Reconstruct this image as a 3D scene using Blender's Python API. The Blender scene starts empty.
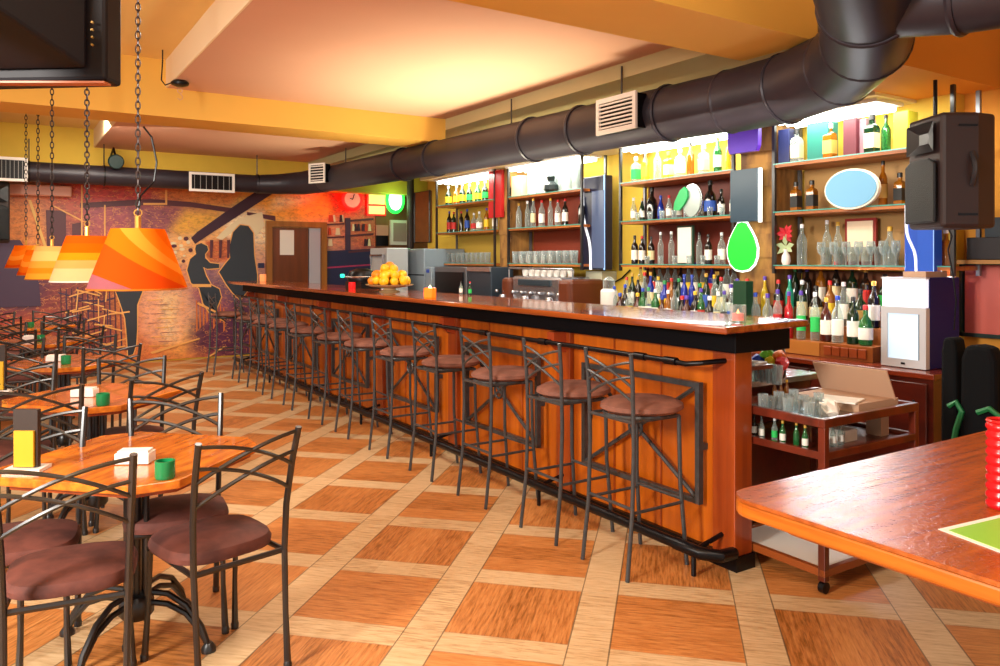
import bpy, bmesh, math, random
from mathutils import Vector, Matrix
PI = math.pi
random.seed(7)
S = bpy.context.scene
C = S.collection
# ------------------------------------------------------------------ camera
CAM_H, FPX, HOR = 1.5, 776.0, 260.0
AZ = math.radians(32.8)
cd = bpy.data.cameras.new('camera'); cam = bpy.data.objects.new('camera', cd); C.objects.link(cam)
cam.location = (0, 0, CAM_H); cam.rotation_euler = (PI/2, 0, -AZ)
cd.sensor_width = 36; cd.lens = 36*FPX/1000; cd.shift_y = -(333-HOR)/1000; cd.clip_start = .02
S.camera = cam
# ------------------------------------------------------------------ world, exposure, room lights and added fill lights
S.view_settings.view_transform = 'Standard'; S.view_settings.look = 'None'
S.view_settings.gamma = 1; S.view_settings.use_curve_mapping = False
S.view_settings.exposure = 0.38
W = bpy.data.worlds.new('world'); S.world = W; W.use_nodes = True
W.node_tree.nodes['Background'].inputs[0].default_value = (1.0, .97, .93, 1)
W.node_tree.nodes['Background'].inputs[1].default_value = 0.62

def area(name, loc, target, sx, sy, power, col=(1, .9, .75)):
    l = bpy.data.lights.new(name, 'AREA'); l.shape = 'RECTANGLE'; l.size = sx; l.size_y = sy
    l.energy = power; l.color = col
    o = bpy.data.objects.new(name, l); C.objects.link(o); o.location = loc
    o.rotation_euler = (Vector(target)-Vector(loc)).to_track_quat('-Z', 'Y').to_euler()
    return o
def point(name, loc, power, col=(1, .8, .55), r=.05):
    l = bpy.data.lights.new(name, 'POINT'); l.energy = power; l.color = col; l.shadow_soft_size = r
    o = bpy.data.objects.new(name, l); C.objects.link(o); o.location = loc
    return o
area('window_light', (-2.6, 1.6, 2.3), (3, 3.6, .4), .7, .7, 230, (1, .95, .88))
area('hall_fill_near', (1.0, .4, 2.7), (1.4, 2.8, 0), 1.0, 1.0, 28, (1, .93, .82))  # added fill over the near floor, stands for no particular fitting
area('hall_fill_middle', (1.7, 5.2, 3.0), (2.0, 5.4, 0), .9, 2.6, 80, (1, .93, .8))  # added fill under the ceiling panel for the middle of the hall
area('hall_fill_far', (1.2, 9.8, 3.0), (1.6, 10.6, .6), 1.2, 1.6, 95, (1, .9, .74))  # added fill that brightens the mural and the far tables
area('bottle_fill', (3.75, 5.2, 2.3), (4.9, 5.2, 1.1), 5.0, .2, 42, (1, .94, .8))  # added fill at duct height, brightens the bottle rows
def spot(name, loc, target, power, ang, col, r=.25):
    l = bpy.data.lights.new(name, 'SPOT'); l.energy = power; l.color = col; l.spot_size = math.radians(ang); l.spot_blend = 1; l.shadow_soft_size = r
    o = bpy.data.objects.new(name, l); C.objects.link(o); o.location = loc
    o.rotation_euler = (Vector(target)-Vector(loc)).to_track_quat('-Z', 'Y').to_euler(); return o
for y_, pw in ((5.1, 130), (6.0, 170), (6.9, 120), (9.8, 80)):
    spot('ceiling_fill_spot', (3.62, y_, 1.3), (3.3, y_, 3.0), pw, 104, (1, .95, .66))  # added spots that brighten the ceiling panel from below
for ya, yb in ((2.5, 3.7), (4.2, 5.4), (6.1, 7.3), (7.7, 9.0)):
    area('shelf_tube_light', (4.78, (ya+yb)/2, 2.50), (5.02, (ya+yb)/2, 1.3), yb-ya, .12, 10, (1, .97, .85))

for ya, yb, pw in ((2.5, 3.7, 11), (4.2, 5.4, .5)):
    area('glare_strip', (4.83, (ya+yb)/2, 1.425), (2.6, 1.6 if ya < 3 else 3.6, .6), yb-ya, .02, pw, (.95, .98, 1))  # added strips, give the right table and counter their glare
# ------------------------------------------------------------------ pixel <-> world helpers
FX, FY, RX, RY = math.sin(AZ), math.cos(AZ), math.cos(AZ), -math.sin(AZ)
def ray(x): k = (x-500)/FPX; return FX+k*RX, FY+k*RY
def pz(x, y, z):
    d = (CAM_H-z)*FPX/(y-HOR); a, b = ray(x); return Vector((a*d, b*d, z))
def pX(x, y, X):
    a, b = ray(x); d = X/a; return Vector((X, b*d, CAM_H-d*(y-HOR)/FPX))
def pY(x, y, Y):
    a, b = ray(x); d = Y/b; return Vector((a*d, Y, CAM_H-d*(y-HOR)/FPX))

# ------------------------------------------------------------------ materials
def lin(h):
    if isinstance(h, str):
        h = h.lstrip('#'); v = [int(h[i:i+2], 16)/255 for i in (0, 2, 4)]
    else: v = list(h)
    return tuple((c/12.92 if c <= .04045 else ((c+.055)/1.055)**2.4) for c in v)+(1,)
MATS = {}
def mat(name, col='#808080', rough=.5, metal=0, emit=None, es=1, spec=.5, trans=0, alpha=1, noise=0, nscale=(8, 8, 8), bump=0, col2=None, coat=0, sheen=0):
    if name in MATS: return MATS[name]
    m = bpy.data.materials.new(name); m.use_nodes = True; nt = m.node_tree; b = nt.nodes['Principled BSDF']
    b.inputs['Base Color'].default_value = lin(col); b.inputs['Roughness'].default_value = rough
    b.inputs['Metallic'].default_value = metal; b.inputs['Specular IOR Level'].default_value = spec
    b.inputs['Transmission Weight'].default_value = trans; b.inputs['Alpha'].default_value = alpha
    b.inputs['Coat Weight'].default_value = coat; b.inputs['Sheen Weight'].default_value = sheen
    if emit: b.inputs['Emission Color'].default_value = lin(emit); b.inputs['Emission Strength'].default_value = es
    if noise or bump or col2:
        tc = nt.nodes.new('ShaderNodeTexCoord'); mp = nt.nodes.new('ShaderNodeMapping'); nz = nt.nodes.new('ShaderNodeTexNoise')
        mp.inputs['Scale'].default_value = nscale; nz.inputs['Scale'].default_value = 1; nz.inputs['Detail'].default_value = 5
        nt.links.new(tc.outputs['Object'], mp.inputs[0]); nt.links.new(mp.outputs[0], nz.inputs['Vector'])
        if noise or col2:
            cr = nt.nodes.new('ShaderNodeValToRGB'); nt.links.new(nz.outputs[0], cr.inputs[0])
            c1 = lin(col); c2 = lin(col2) if col2 else tuple(c*(1-noise) for c in c1[:3])+(1,)
            cr.color_ramp.elements[0].position = .35; cr.color_ramp.elements[1].position = .65
            cr.color_ramp.elements[0].color = c2; cr.color_ramp.elements[1].color = c1
            nt.links.new(cr.outputs[0], b.inputs['Base Color'])
        if bump:
            bp = nt.nodes.new('ShaderNodeBump'); bp.inputs['Strength'].default_value = bump; bp.inputs['Distance'].default_value = .01
            nt.links.new(nz.outputs[0], bp.inputs['Height']); nt.links.new(bp.outputs[0], b.inputs['Normal'])
    MATS[name] = m; return m
IRON = mat('black_iron', '#1a1717', .33, .0, spec=.8, noise=.3, nscale=(20, 20, 20))
IRONG = mat('grey_iron', '#4c4e50', .34, .4, noise=.25, nscale=(30, 30, 30))
SUEDE = mat('brown_suede', '#6e3b30', .8, col2='#4a241d', nscale=(9, 9, 9), bump=.2, sheen=.0)
WOODF = mat('bar_front_wood', '#c8640f', .33, col2='#a44a0a', nscale=(12, 12, .9), coat=.2)
WOODP = mat('bar_post_wood', '#a04410', .3, col2='#80300c', nscale=(14, 14, 1), coat=.3)
WOODT = mat('counter_wood', '#a8501e', .12, col2='#743010', nscale=(22, 1.2, 22), coat=.3)
WOODD = mat('dark_red_wood', '#5c1c0e', .3, col2='#45140b', nscale=(14, 1.5, 8), coat=.2)
WOODS = mat('shelf_wood', '#c0702c', .4, col2='#8c4818', nscale=(20, 1.5, 20))
TABW = mat('table_wood', '#dc8024', .2, col2='#b4581a', nscale=(6, 30, 30), coat=.4)
TABR = mat('right_table_wood', '#b85c1c', .24, spec=.9, col2='#98470f', nscale=(3, 30, 30))
nt = TABR.node_tree; nz = nt.nodes.new('ShaderNodeTexNoise'); nz.inputs['Scale'].default_value = 70; nz.inputs['Detail'].default_value = 3; bp = nt.nodes.new('ShaderNodeBump'); bp.inputs['Strength'].default_value = .6; bp.inputs['Distance'].default_value = .004
tc = nt.nodes.new('ShaderNodeTexCoord'); nt.links.new(tc.outputs['Object'], nz.inputs['Vector']); nt.links.new(nz.outputs[0], bp.inputs['Height']); nt.links.new(bp.outputs[0], nt.nodes['Principled BSDF'].inputs['Normal'])
TABE = mat('table_edge_wood', '#c8701c', .3, col2='#a8540f', nscale=(2, 2, 30))
BLACK = mat('black_paint', '#07060a', .35, spec=.3)
BLACKR = mat('black_plastic', '#1b1518', .5, bump=.1, nscale=(120, 120, 120))
DUCT = mat('charcoal_duct_metal', '#332e36', .42, .25, col2='#29252d', nscale=(2, 2, 2))
WHITE = mat('white_enamel', '#e6e0d8', .4)
STEEL = mat('stainless_steel', '#b8b8bc', .25, .9)
STEELD = mat('brushed_grey_steel', '#75777c', .35, .7)
def thin_glass(name, col, body=.12, rough=.04):
    m = bpy.data.materials.new(name); m.use_nodes = True; nt = m.node_tree; b = nt.nodes['Principled BSDF']; out = nt.nodes['Material Output']
    b.inputs['Base Color'].default_value = lin(col); b.inputs['Roughness'].default_value = rough; b.inputs['Specular IOR Level'].default_value = 1
    tr = nt.nodes.new('ShaderNodeBsdfTransparent'); c = lin(col); tr.inputs[0].default_value = tuple(.25+.75*v for v in c[:3])+(1,)
    lw = nt.nodes.new('ShaderNodeLayerWeight'); lw.inputs[0].default_value = .25; ml = nt.nodes.new('ShaderNodeMath'); ml.operation = 'MULTIPLY_ADD'; ml.use_clamp = True
    ml.inputs[1].default_value = .75; ml.inputs[2].default_value = body; nt.links.new(lw.outputs['Facing'], ml.inputs[0])
    mx = nt.nodes.new('ShaderNodeMixShader'); nt.links.new(ml.outputs[0], mx.inputs[0]); nt.links.new(tr.outputs[0], mx.inputs[1]); nt.links.new(b.outputs[0], mx.inputs[2]); nt.links.new(mx.outputs[0], out.inputs['Surface'])
    MATS[name] = m; return m
GLASS = thin_glass('clear_glass', '#e8f0f0', .06)
YEL = mat('yellow_wall_paint', '#e2bc40', .75, noise=.12, nscale=(1.5, 1.5, 1.5))
CEIL = mat('yellow_ceiling_paint', '#f0cc80', .8, noise=.06, nscale=(1, 1, 1))
BEAM = mat('amber_beam_paint', '#e8b34c', .75, noise=.08, nscale=(1, 1, 1))
PANEL = mat('pale_pink_ceiling_panel', '#d8a488', .75, noise=.05, nscale=(1, 1, 1))
PANELE = mat('cream_panel_edge', '#f0d8b0', .75)
ORANGEW = mat('orange_wall_paint', '#d8922c', .75, noise=.1, nscale=(1, 1, 1))
CARD = mat('brown_cardboard', '#b89478', .8)
PAPER = mat('white_paper', '#ece6da', .7)
RED = mat('red_plastic', '#c8141c', .25)
GREENC = mat('green_glass_candle', '#16804a', .25)

# ------------------------------------------------------------------ mesh helpers
ORG = {}
def box(bm, c, s, rz=0, m=None):
    M = Matrix.Translation(c) @ Matrix.Rotation(rz, 4, 'Z') @ Matrix.Diagonal((s[0], s[1], s[2], 1))
    if m: M = m @ M
    return bmesh.ops.create_cube(bm, size=1, matrix=M)['verts']
def bx(bm, x0, x1, y0, y1, z0, z1): return box(bm, ((x0+x1)/2, (y0+y1)/2, (z0+z1)/2), (abs(x1-x0), abs(y1-y0), abs(z1-z0)))
def tube(bm, pts, r, n=8, closed=False, caps=True):
    pts = [Vector(p) for p in pts]; N = len(pts); rs = r if isinstance(r, (list, tuple)) else [r]*N; rings = []
    ref = None
    for i, p in enumerate(pts):
        if closed: t = pts[(i+1) % N]-pts[i-1]
        else: t = pts[min(i+1, N-1)]-pts[max(i-1, 0)]
        t.normalize()
        if ref is None: ref = Vector((0, 0, 1)) if abs(t.z) < .9 else Vector((1, 0, 0))
        u = t.cross(ref)
        if u.length < 1e-4: u = t.cross(Vector((0, 1, .1)))
        u.normalize(); v = u.cross(t).normalized(); ref = v
        rings.append([bm.verts.new(p+(u*math.cos(2*PI*k/n)+v*math.sin(2*PI*k/n))*rs[i]) for k in range(n)])
    for i in range(N if closed else N-1):
        a, b = rings[i], rings[(i+1) % N]
        for k in range(n): bm.faces.new((a[k], a[(k+1) % n], b[(k+1) % n], b[k]))
    if caps and not closed:
        bm.faces.new(rings[0][::-1]); bm.faces.new(rings[-1])
def lathe(bm, prof, c=(0, 0, 0), n=16, m=None, sq=1):
    rings = []; c = Vector(c)
    for r, z in prof:
        ring = []
        for k in range(n):
            a = 2*PI*(k+.5)/n; p = Vector((r*math.cos(a), r*math.sin(a)*sq, z))+c
            ring.append(bm.verts.new(m @ p if m else p))
        rings.append(ring)
    for a, b in zip(rings, rings[1:]):
        for k in range(n): bm.faces.new((a[k], a[(k+1) % n], b[(k+1) % n], b[k]))
    bm.faces.new(rings[0][::-1]); bm.faces.new(rings[-1])
def prism(bm, poly, z0, z1, m=None):
    lo = [Vector((p[0], p[1], z0)) for p in poly]; hi = [Vector((p[0], p[1], z1)) for p in poly]
    if m: lo = [m @ p for p in lo]; hi = [m @ p for p in hi]
    a = [bm.verts.new(p) for p in lo]; b = [bm.verts.new(p) for p in hi]; n = len(a)
    bm.faces.new(a[::-1]); bm.faces.new(b)
    for k in range(n): bm.faces.new((a[k], a[(k+1) % n], b[(k+1) % n], b[k]))
MX = Matrix(((0, 0, 1, 0), (1, 0, 0, 0), (0, 1, 0, 0), (0, 0, 0, 1)))      # (a,b,c) -> x=c, y=a, z=b : polygons in a wall facing X
MYm = Matrix(((1, 0, 0, 0), (0, 0, 1, 0), (0, 1, 0, 0), (0, 0, 0, 1)))     # (a,b,c) -> x=a, y=c, z=b : polygons in a wall facing Y
def ell(cx, cy, rx, ry, n=28): return [(cx+rx*math.cos(2*PI*k/n), cy+ry*math.sin(2*PI*k/n)) for k in range(n)]
def torus(bm, c, R, r, axis='Z', n=24, k=8, m=None):
    pts = []
    for i in range(n):
        a = 2*PI*i/n; u, v = R*math.cos(a), R*math.sin(a)
        p = {'Z': (u, v, 0), 'X': (0, u, v), 'Y': (u, 0, v)}[axis]
        pts.append(Vector(c)+Vector(p))
    tube(bm, pts, r, k, closed=True)
def obj(name, bm, m, parent=None, smooth=False, bevel=0, label=None, solid=None, sub=0):
    o0 = ORG.get(parent.name, Vector()) if parent else Vector()
    if o0.length: bmesh.ops.translate(bm, verts=bm.verts, vec=-o0)
    bmesh.ops.recalc_face_normals(bm, faces=bm.faces)
    me = bpy.data.meshes.new(name); bm.to_mesh(me); bm.free()
    for mm in (m if isinstance(m, list) else [m]): me.materials.append(mm)
    o = bpy.data.objects.new(name, me); C.objects.link(o)
    if parent: o.parent = parent; ORG[o.name] = o0
    if smooth:
        me.shade_smooth()
        if smooth != 2:
            try: me.set_sharp_from_angle(angle=math.radians(40))
            except Exception: pass
    if bevel:
        md = o.modifiers.new('bevel', 'BEVEL'); md.width = bevel; md.segments = 2; md.limit_method = 'ANGLE'
    if sub:
        md = o.modifiers.new('subsurf', 'SUBSURF'); md.levels = sub; md.render_levels = sub
    if label: o['label'] = label
    return o
def tag(o, label, cat, group=None):
    o['label'] = label; o['category'] = cat
    if group: o['group'] = group
    return o
def thing(name, label, cat, loc=(0, 0, 0), group=None):
    o = bpy.data.objects.new(name, None); C.objects.link(o); o.location = loc; o.empty_display_size = .1
    ORG[o.name] = Vector(loc); return tag(o, label, cat, group)
def struct(name, bm, m, **k):
    o = obj(name, bm, m, **k); o['kind'] = 'structure'; return o
def dup(root, loc, rotz, label, group=None):
    r = root.copy(); C.objects.link(r); r.location = loc; r.rotation_euler = (0, 0, rotz); r['label'] = label
    if group: r['group'] = group
    for ch in list(root.children):
        c = ch.copy(); C.objects.link(c); c.parent = r
        for g in list(ch.children):
            d = g.copy(); C.objects.link(d); d.parent = c
    return r
NB = bmesh.new
def BX(*a):
    b = NB(); bx(b, *a); return b
def TB(pts, r, n=8, **k):
    b = NB(); tube(b, pts, r, n, **k); return b
def arc(p0, p1, bulge, n=8):
    p0, p1, bulge = Vector(p0), Vector(p1), Vector(bulge)
    return [p0.lerp(p1, t/n)+bulge*4*(t/n)*(1-t/n) for t in range(n+1)]
ORD = ['leftmost', 'second', 'third', 'fourth', 'fifth', 'sixth', 'seventh', 'eighth', 'ninth', 'tenth', 'eleventh', 'twelfth', 'thirteenth',
       'fourteenth', 'fifteenth', 'sixteenth', 'seventeenth', 'eighteenth', 'nineteenth', 'twentieth', 'twenty-first', 'twenty-second', 'twenty-third', 'twenty-fourth']
def ordl(i): return ORD[i] if i == 0 else ORD[i]+' from left'

# ================================================================== STRUCTURE
def floor_material():
    m = bpy.data.materials.new('parquet_tile'); m.use_nodes = True; nt = m.node_tree; b = nt.nodes['Principled BSDF']
    L = nt.links.new
    def N(t, **k):
        n = nt.nodes.new(t)
        for a, v in k.items(): setattr(n, a, v)
        return n
    def M(op, a, c=None, d=None):
        n = N('ShaderNodeMath', operation=op)
        for i, v in enumerate((a, c, d)):
            if v is None: continue
            if isinstance(v, (int, float)): n.inputs[i].default_value = v
            else: L(v, n.inputs[i])
        return n.outputs[0]
    tc = N('ShaderNodeTexCoord'); sp = N('ShaderNodeSeparateXYZ'); L(tc.outputs['Object'], sp.inputs[0])
    x, y = sp.outputs[0], sp.outputs[1]; q = math.sqrt(.5)
    a = M('MULTIPLY', M('ADD', x, y), q); c = M('MULTIPLY', M('SUBTRACT', x, y), q)
    ta = M('DIVIDE', M('SUBTRACT', a, 3.509-6.5), .65); tb = M('DIVIDE', M('SUBTRACT', c, -1.0465-13.3), .665)
    fa, fb, ia, ib = M('FRACT', ta), M('FRACT', tb), M('FLOOR', ta), M('FLOOR', tb)
    ba = M('LESS_THAN', fa, .2385); bb = M('LESS_THAN', fb, .244); band = M('MAXIMUM', ba, bb)
    par = M('FRACT', M('MULTIPLY', M('ADD', ia, ib), .5)); par = M('GREATER_THAN', par, .25)
    inv = M('SUBTRACT', 1, par)
    # grain stretched along a or b
    def grain(sa, sb):
        cb = N('ShaderNodeCombineXYZ'); L(M('MULTIPLY', a, sa), cb.inputs[0]); L(M('MULTIPLY', c, sb), cb.inputs[1])
        L(M('ADD', M('MULTIPLY', ia, 3.7), M('MULTIPLY', ib, 9.1)), cb.inputs[2])
        n = N('ShaderNodeTexNoise'); n.inputs['Scale'].default_value = 1; n.inputs['Detail'].default_value = 4; n.inputs['Roughness'].default_value = .65
        L(cb.outputs[0], n.inputs['Vector']); return n.outputs[0]
    g1, g2 = grain(9, 95), grain(95, 9)
    # row bands (ba) grain along b; column bands grain along b too; squares alternate
    sel = M('MAXIMUM', M('MULTIPLY', par, M('SUBTRACT', 1, band)), M('MULTIPLY', M('MULTIPLY', bb, 1), 0))
    mixg = N('ShaderNodeMix', data_type='FLOAT'); L(sel, mixg.inputs[0]); L(g2, mixg.inputs[2]); L(g1, mixg.inputs[3]); g = mixg.outputs[0]
    wn = N('ShaderNodeTexWhiteNoise', noise_dimensions='3D'); cv = N('ShaderNodeCombineXYZ')
    pa = M('FLOOR', M('MULTIPLY', M('DIVIDE', M('SUBTRACT', fa, .2385), .7615), 3)); pb = M('FLOOR', M('MULTIPLY', M('DIVIDE', M('SUBTRACT', fb, .244), .756), 3))
    pl = M('ADD', M('MULTIPLY', pa, inv), M('MULTIPLY', pb, par))
    L(ia, cv.inputs[0]); L(ib, cv.inputs[1]); L(pl, cv.inputs[2]); L(cv.outputs[0], wn.inputs['Vector']); rnd = wn.outputs[0]
    def ramp(f, cols):
        r = N('ShaderNodeValToRGB'); L(f, r.inputs[0]); e = r.color_ramp.elements
        e[0].position, e[0].color = cols[0][0], lin(cols[0][1]); e[1].position, e[1].color = cols[-1][0], lin(cols[-1][1])
        for p_, c_ in cols[1:-1]: k = e.new(p_); k.color = lin(c_)
        return r.outputs[0]
    cd_ = ramp(M('ADD', g, M('MULTIPLY', M('SUBTRACT', rnd, .5), .16)), [(.3, '#8c5420'), (.45, '#b9743a'), (.6, '#cb8648'), (.75, '#d69658')])
    cl_ = ramp(M('ADD', g, M('MULTIPLY', M('SUBTRACT', rnd, .5), .10)), [(.3, '#b08a5e'), (.48, '#d0ad80'), (.7, '#dcbd92')])
    mx = N('ShaderNodeMix', data_type='RGBA'); L(band, mx.inputs[0]); L(cd_, mx.inputs[6]); L(cl_, mx.inputs[7])
    # joints: along the column bands and between planks
    def line(f, at, w): return M('LESS_THAN', M('ABSOLUTE', M('SUBTRACT', f, at)), w)
    j = M('MAXIMUM', line(fb, .244, .0048), line(fb, .004, .004))
    j2 = M('MAXIMUM', line(fa, .2385, .003), line(fa, .003, .003))
    third = lambda f, o, s_: M('MULTIPLY', M('LESS_THAN', M('ABSOLUTE', M('SUBTRACT', M('FRACT', M('ADD', M('MULTIPLY', M('DIVIDE', M('SUBTRACT', f, o), s_), 3), .5)), .5)), .012), M('SUBTRACT', 1, band))
    j3 = M('ADD', M('MULTIPLY', third(fa, .2385, .7615), inv), M('MULTIPLY', third(fb, .244, .756), par))
    jj = M('MAXIMUM', j, M('MULTIPLY', M('MAXIMUM', j2, j3), .35))
    mj = N('ShaderNodeMix', data_type='RGBA'); L(M('MULTIPLY', jj, .7), mj.inputs[0]); L(mx.outputs[2], mj.inputs[6]); mj.inputs[7].default_value = lin('#4a3a26')
    L(mj.outputs[2], b.inputs['Base Color'])
    L(M('ADD', M('MULTIPLY', g, .25), .24), b.inputs['Roughness'])
    bp = N('ShaderNodeBump'); bp.inputs['Strength'].default_value = .12; bp.inputs['Distance'].default_value = .004
    L(M('SUBTRACT', g, jj), bp.inputs['Height']); L(bp.outputs[0], b.inputs['Normal'])
    return m
WB = 12.4      # back (mural) wall
WR = 5.2       # right wall behind the shelves
struct('floor', BX(-6, 8, -4, WB+.3, -.1, 0), floor_material())
struct('ceiling', BX(-6, 8, -4, WB+.3, 3.3, 3.4), CEIL)
struct('wall_back', BX(-6, 8, WB, WB+.2, 0, 3.3), YEL)
b = NB(); bx(b, WR, WR+.6, 2.62, 10.0, 0, 3.3); struct('wall_right', b, YEL)
struct('wall_right', BX(5.30, 5.8, -4, 2.62, 0, 3.3), ORANGEW)
b = NB(); bx(b, 6.6, 6.75, 9.9, WB, 0, 3.3); struct('wall_far', b, mat('brown_board_wall', '#8a5a34', .6, col2='#6b4224', nscale=(3, 12, 1)))
# ceiling: dropped pink panels, beams
struct('trim_1', BX(1.27, 4.12, 3.38, 7.5, 3.05, 3.3), [PANEL])
struct('trim_9', BX(1.255, 1.269, 3.38, 7.5, 3.05, 3.3), PANELE); struct('trim_10', BX(1.085, 1.099, 8.02, 12.02, 3.05, 3.3), PANELE)
struct('trim_2', BX(1.10, 4.12, 8.02, 12.02, 3.05, 3.3), [PANEL])
struct('trim_3', BX(-6, 4.05, 2.83, 3.38, 2.79, 3.3), BEAM)
struct('trim_4', BX(-6, 4.12, 7.5, 8.02, 2.79, 3.3), BEAM)
struct('trim_11', BX(5.2, 6.6, 10.0, 12.02, 2.93, 3.3), MATS['yellow_ceiling_paint'])
struct('trim_12', BX(pY(375, 200, WB).x, 6.6, WB-.03, WB-.001, 0, 2.62), MATS['brown_board_wall'])
struct('trim_5', BX(-6, 6.6, 12.02, WB, 2.62, 3.3), YEL)
struct('trim_6', BX(4.21, 5.38, 2.40, 2.88, 2.58, 3.3), ORANGEW)
b = NB(); prism(b, [(4.12, 2.93), (5.2, 2.93), (5.2, 3.3), (4.12, 3.3)], 2.88, 12.02, MYm); struct('trim_7', b, mat('grey_green_soffit', '#b8a878', .75))
struct('trim_8', BX(4.72, 5.2, 2.88, 9.3, 2.56, 2.93), mat('pale_canopy_paint', '#e6dcb0', .7))
# mural ------------------------------------------------------------
def mural_mat():
    m = bpy.data.materials.new('mural_print'); m.use_nodes = True; nt = m.node_tree; b = nt.nodes['Principled BSDF']; L = nt.links.new
    at = nt.nodes.new('ShaderNodeVertexColor'); at.layer_name = 'Col'
    tc = nt.nodes.new('ShaderNodeTexCoord'); mp = nt.nodes.new('ShaderNodeMapping'); mp.inputs['Scale'].default_value = (8, 1, 15)
    L(tc.outputs['Object'], mp.inputs[0])
    nz = nt.nodes.new('ShaderNodeTexNoise'); nz.inputs['Scale'].default_value = 1.3; nz.inputs['Detail'].default_value = 8; nz.inputs['Roughness'].default_value = .72; nz.inputs['Distortion'].default_value = .6
    L(mp.outputs[0], nz.inputs['Vector'])
    cr = nt.nodes.new('ShaderNodeValToRGB'); L(nz.outputs[0], cr.inputs[0])
    e = cr.color_ramp.elements; e[0].position = .40; e[0].color = (.22, .10, .26, 1); e[1].position = .6; e[1].color = (1.25, 1.12, .9, 1)
    k = e.new(.47); k.color = (.8, .62, .7, 1)
    mx = nt.nodes.new('ShaderNodeMix'); mx.data_type = 'RGBA'; mx.blend_type = 'MULTIPLY'; mx.inputs[0].default_value = .45
    L(at.outputs[0], mx.inputs[6]); L(cr.outputs[0], mx.inputs[7])
    # bright contour lines of the print
    n2 = nt.nodes.new('ShaderNodeTexNoise'); n2.inputs['Scale'].default_value = .8; n2.inputs['Detail'].default_value = 4; L(mp.outputs[0], n2.inputs['Vector'])
    c2 = nt.nodes.new('ShaderNodeValToRGB'); L(n2.outputs[0], c2.inputs[0]); e = c2.color_ramp.elements
    e[0].position = .485; e[0].color = (0, 0, 0, 1); e[1].position = .515; e[1].color = (0, 0, 0, 1); k = e.new(.5); k.color = (.8, .8, .8, 1)
    m2 = nt.nodes.new('ShaderNodeMix'); m2.data_type = 'RGBA'; L(c2.outputs[0], m2.inputs[0]); L(mx.outputs[2], m2.inputs[6]); m2.inputs[7].default_value = lin('#f0a050')
    L(m2.outputs[2], b.inputs['Base Color']); b.inputs['Roughness'].default_value = .45
    return m
MXs = list(range(-120, -4, 12))+list(range(0, 391, 3)); MYs = list(range(180, 371, 3))
CT = {180: 'E8A878 E09870 C85038 C84838 D0503C D8603C E07840 E8903A E8A040 F0A840 F0A040 E87030 E03020 C02020',
      200: 'D07030 D8803C C86038 C05040 B84848 A84850 D88048 E8A048 E8B850 F0C060 F0A848 F08040 E82818 C82020',
      220: 'C06030 D89850 A85048 C86040 C87050 A86058 B87858 E8B058 E0D0A8 E8C870 F0B060 F0A078 E07050 A86040',
      242: '803048 C88850 804050 C07040 D07850 C89060 F0C080 F0D090 E8A070 E8D0A0 F0A888 F0A080 E07050 A06048',
      265: '482848 582C50 904850 B87050 C07850 D08860 D0A088 A07080 E0B090 D09080 483060 483060 404068 404060',
      285: '402840 482C48 803848 B86840 C87848 E0A078 E8B090 806070 805868 704860 403058 302C58 302850 302850',
      305: '4A3048 503048 A84030 D07838 C87840 F0B088 F8C8A0 886078 704868 583858 403050 302850 302850 302850',
      325: 'C04830 D06030 D07030 D88040 C87040 D88868 FFD898 906070 603460 502850 502850 401840 301840 301840',
      345: 'D86030 D86030 D87838 E08040 D88048 E08850 F8B860 B86058 703860 602848 502848 401840 301840 301840',
      370: 'E07030 E07030 E08038 E08038 D87838 E07838 E07838 C05838 A04838 803830 602830 401840 301840 301840'}
CR = sorted(CT); CG = [[lin(c) for c in CT[r].split()] for r in CR]
def mcol(x, y):
    x = min(max(x/30, 0), 12.999); y = min(max(y, CR[0]), CR[-1]-.01); r = max(i for i in range(len(CR)) if CR[i] <= y)
    r = min(r, len(CR)-2); t = (y-CR[r])/(CR[r+1]-CR[r]); i = int(x); u = x-i; o = []
    for k in range(3):
        a = CG[r][i][k]*(1-u)+CG[r][i+1][k]*u; c = CG[r+1][i][k]*(1-u)+CG[r+1][i+1][k]*u; o.append(a*(1-t)+c*t)
    return tuple(o)+(1,)
PATCH = [([(110, 207), (188, 206), (222, 214), (196, 232), (120, 234)], '8C4C5C', 5), ([(185, 210), (226, 214), (200, 232), (180, 236), (170, 230)], 'F0B840', 7), ([(160, 192), (245, 192), (230, 206), (190, 200), (160, 198)], 'DC8038', 4),
 ([(262, 190), (345, 190), (345, 212), (325, 219), (262, 219), (252, 212)], 'F4A834', 5), ([(276, 196), (300, 190), (318, 195), (300, 204), (270, 210)], 'FFE8A8', 5), ([(226, 214), (262, 210), (268, 240), (252, 245), (222, 240)], 'FFF0C8', 8),
 ([(156, 236), (200, 236), (226, 226), (226, 262), (160, 266)], 'F4BC78', 4), ([(205, 240), (233, 239), (231, 262), (207, 262)], 'C85C34', 2), ([(150, 268), (190, 266), (192, 286), (152, 290)], 'D8906C', 5),
 ([(148, 292), (186, 288), (190, 318), (180, 338), (152, 342), (140, 330)], 'F8B890', 9), ([(160, 294), (178, 294), (176, 340), (164, 342)], 'FFE0A8', 8), ([(192, 322), (236, 304), (262, 310), (262, 356), (224, 357), (190, 350)], '58284C', 9), ([(190, 290), (215, 285), (232, 310), (205, 325)], 'A05C70', 6),
 ([(10, 206), (38, 204), (48, 250), (8, 250)], 'E08838', 4), ([(82, 206), (128, 207), (128, 236), (82, 236)], 'A85460', 4), ([(50, 282), (108, 282), (118, 340), (112, 352), (50, 352)], '8C4440', 6), ([(62, 186), (150, 190), (150, 202), (62, 202)], 'C8443C', 3), ([(326, 190), (388, 188), (388, 212), (334, 215)], 'F02818', 5)]
PATCH = [(P, lin(c), w) for P, c, w in PATCH]
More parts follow.
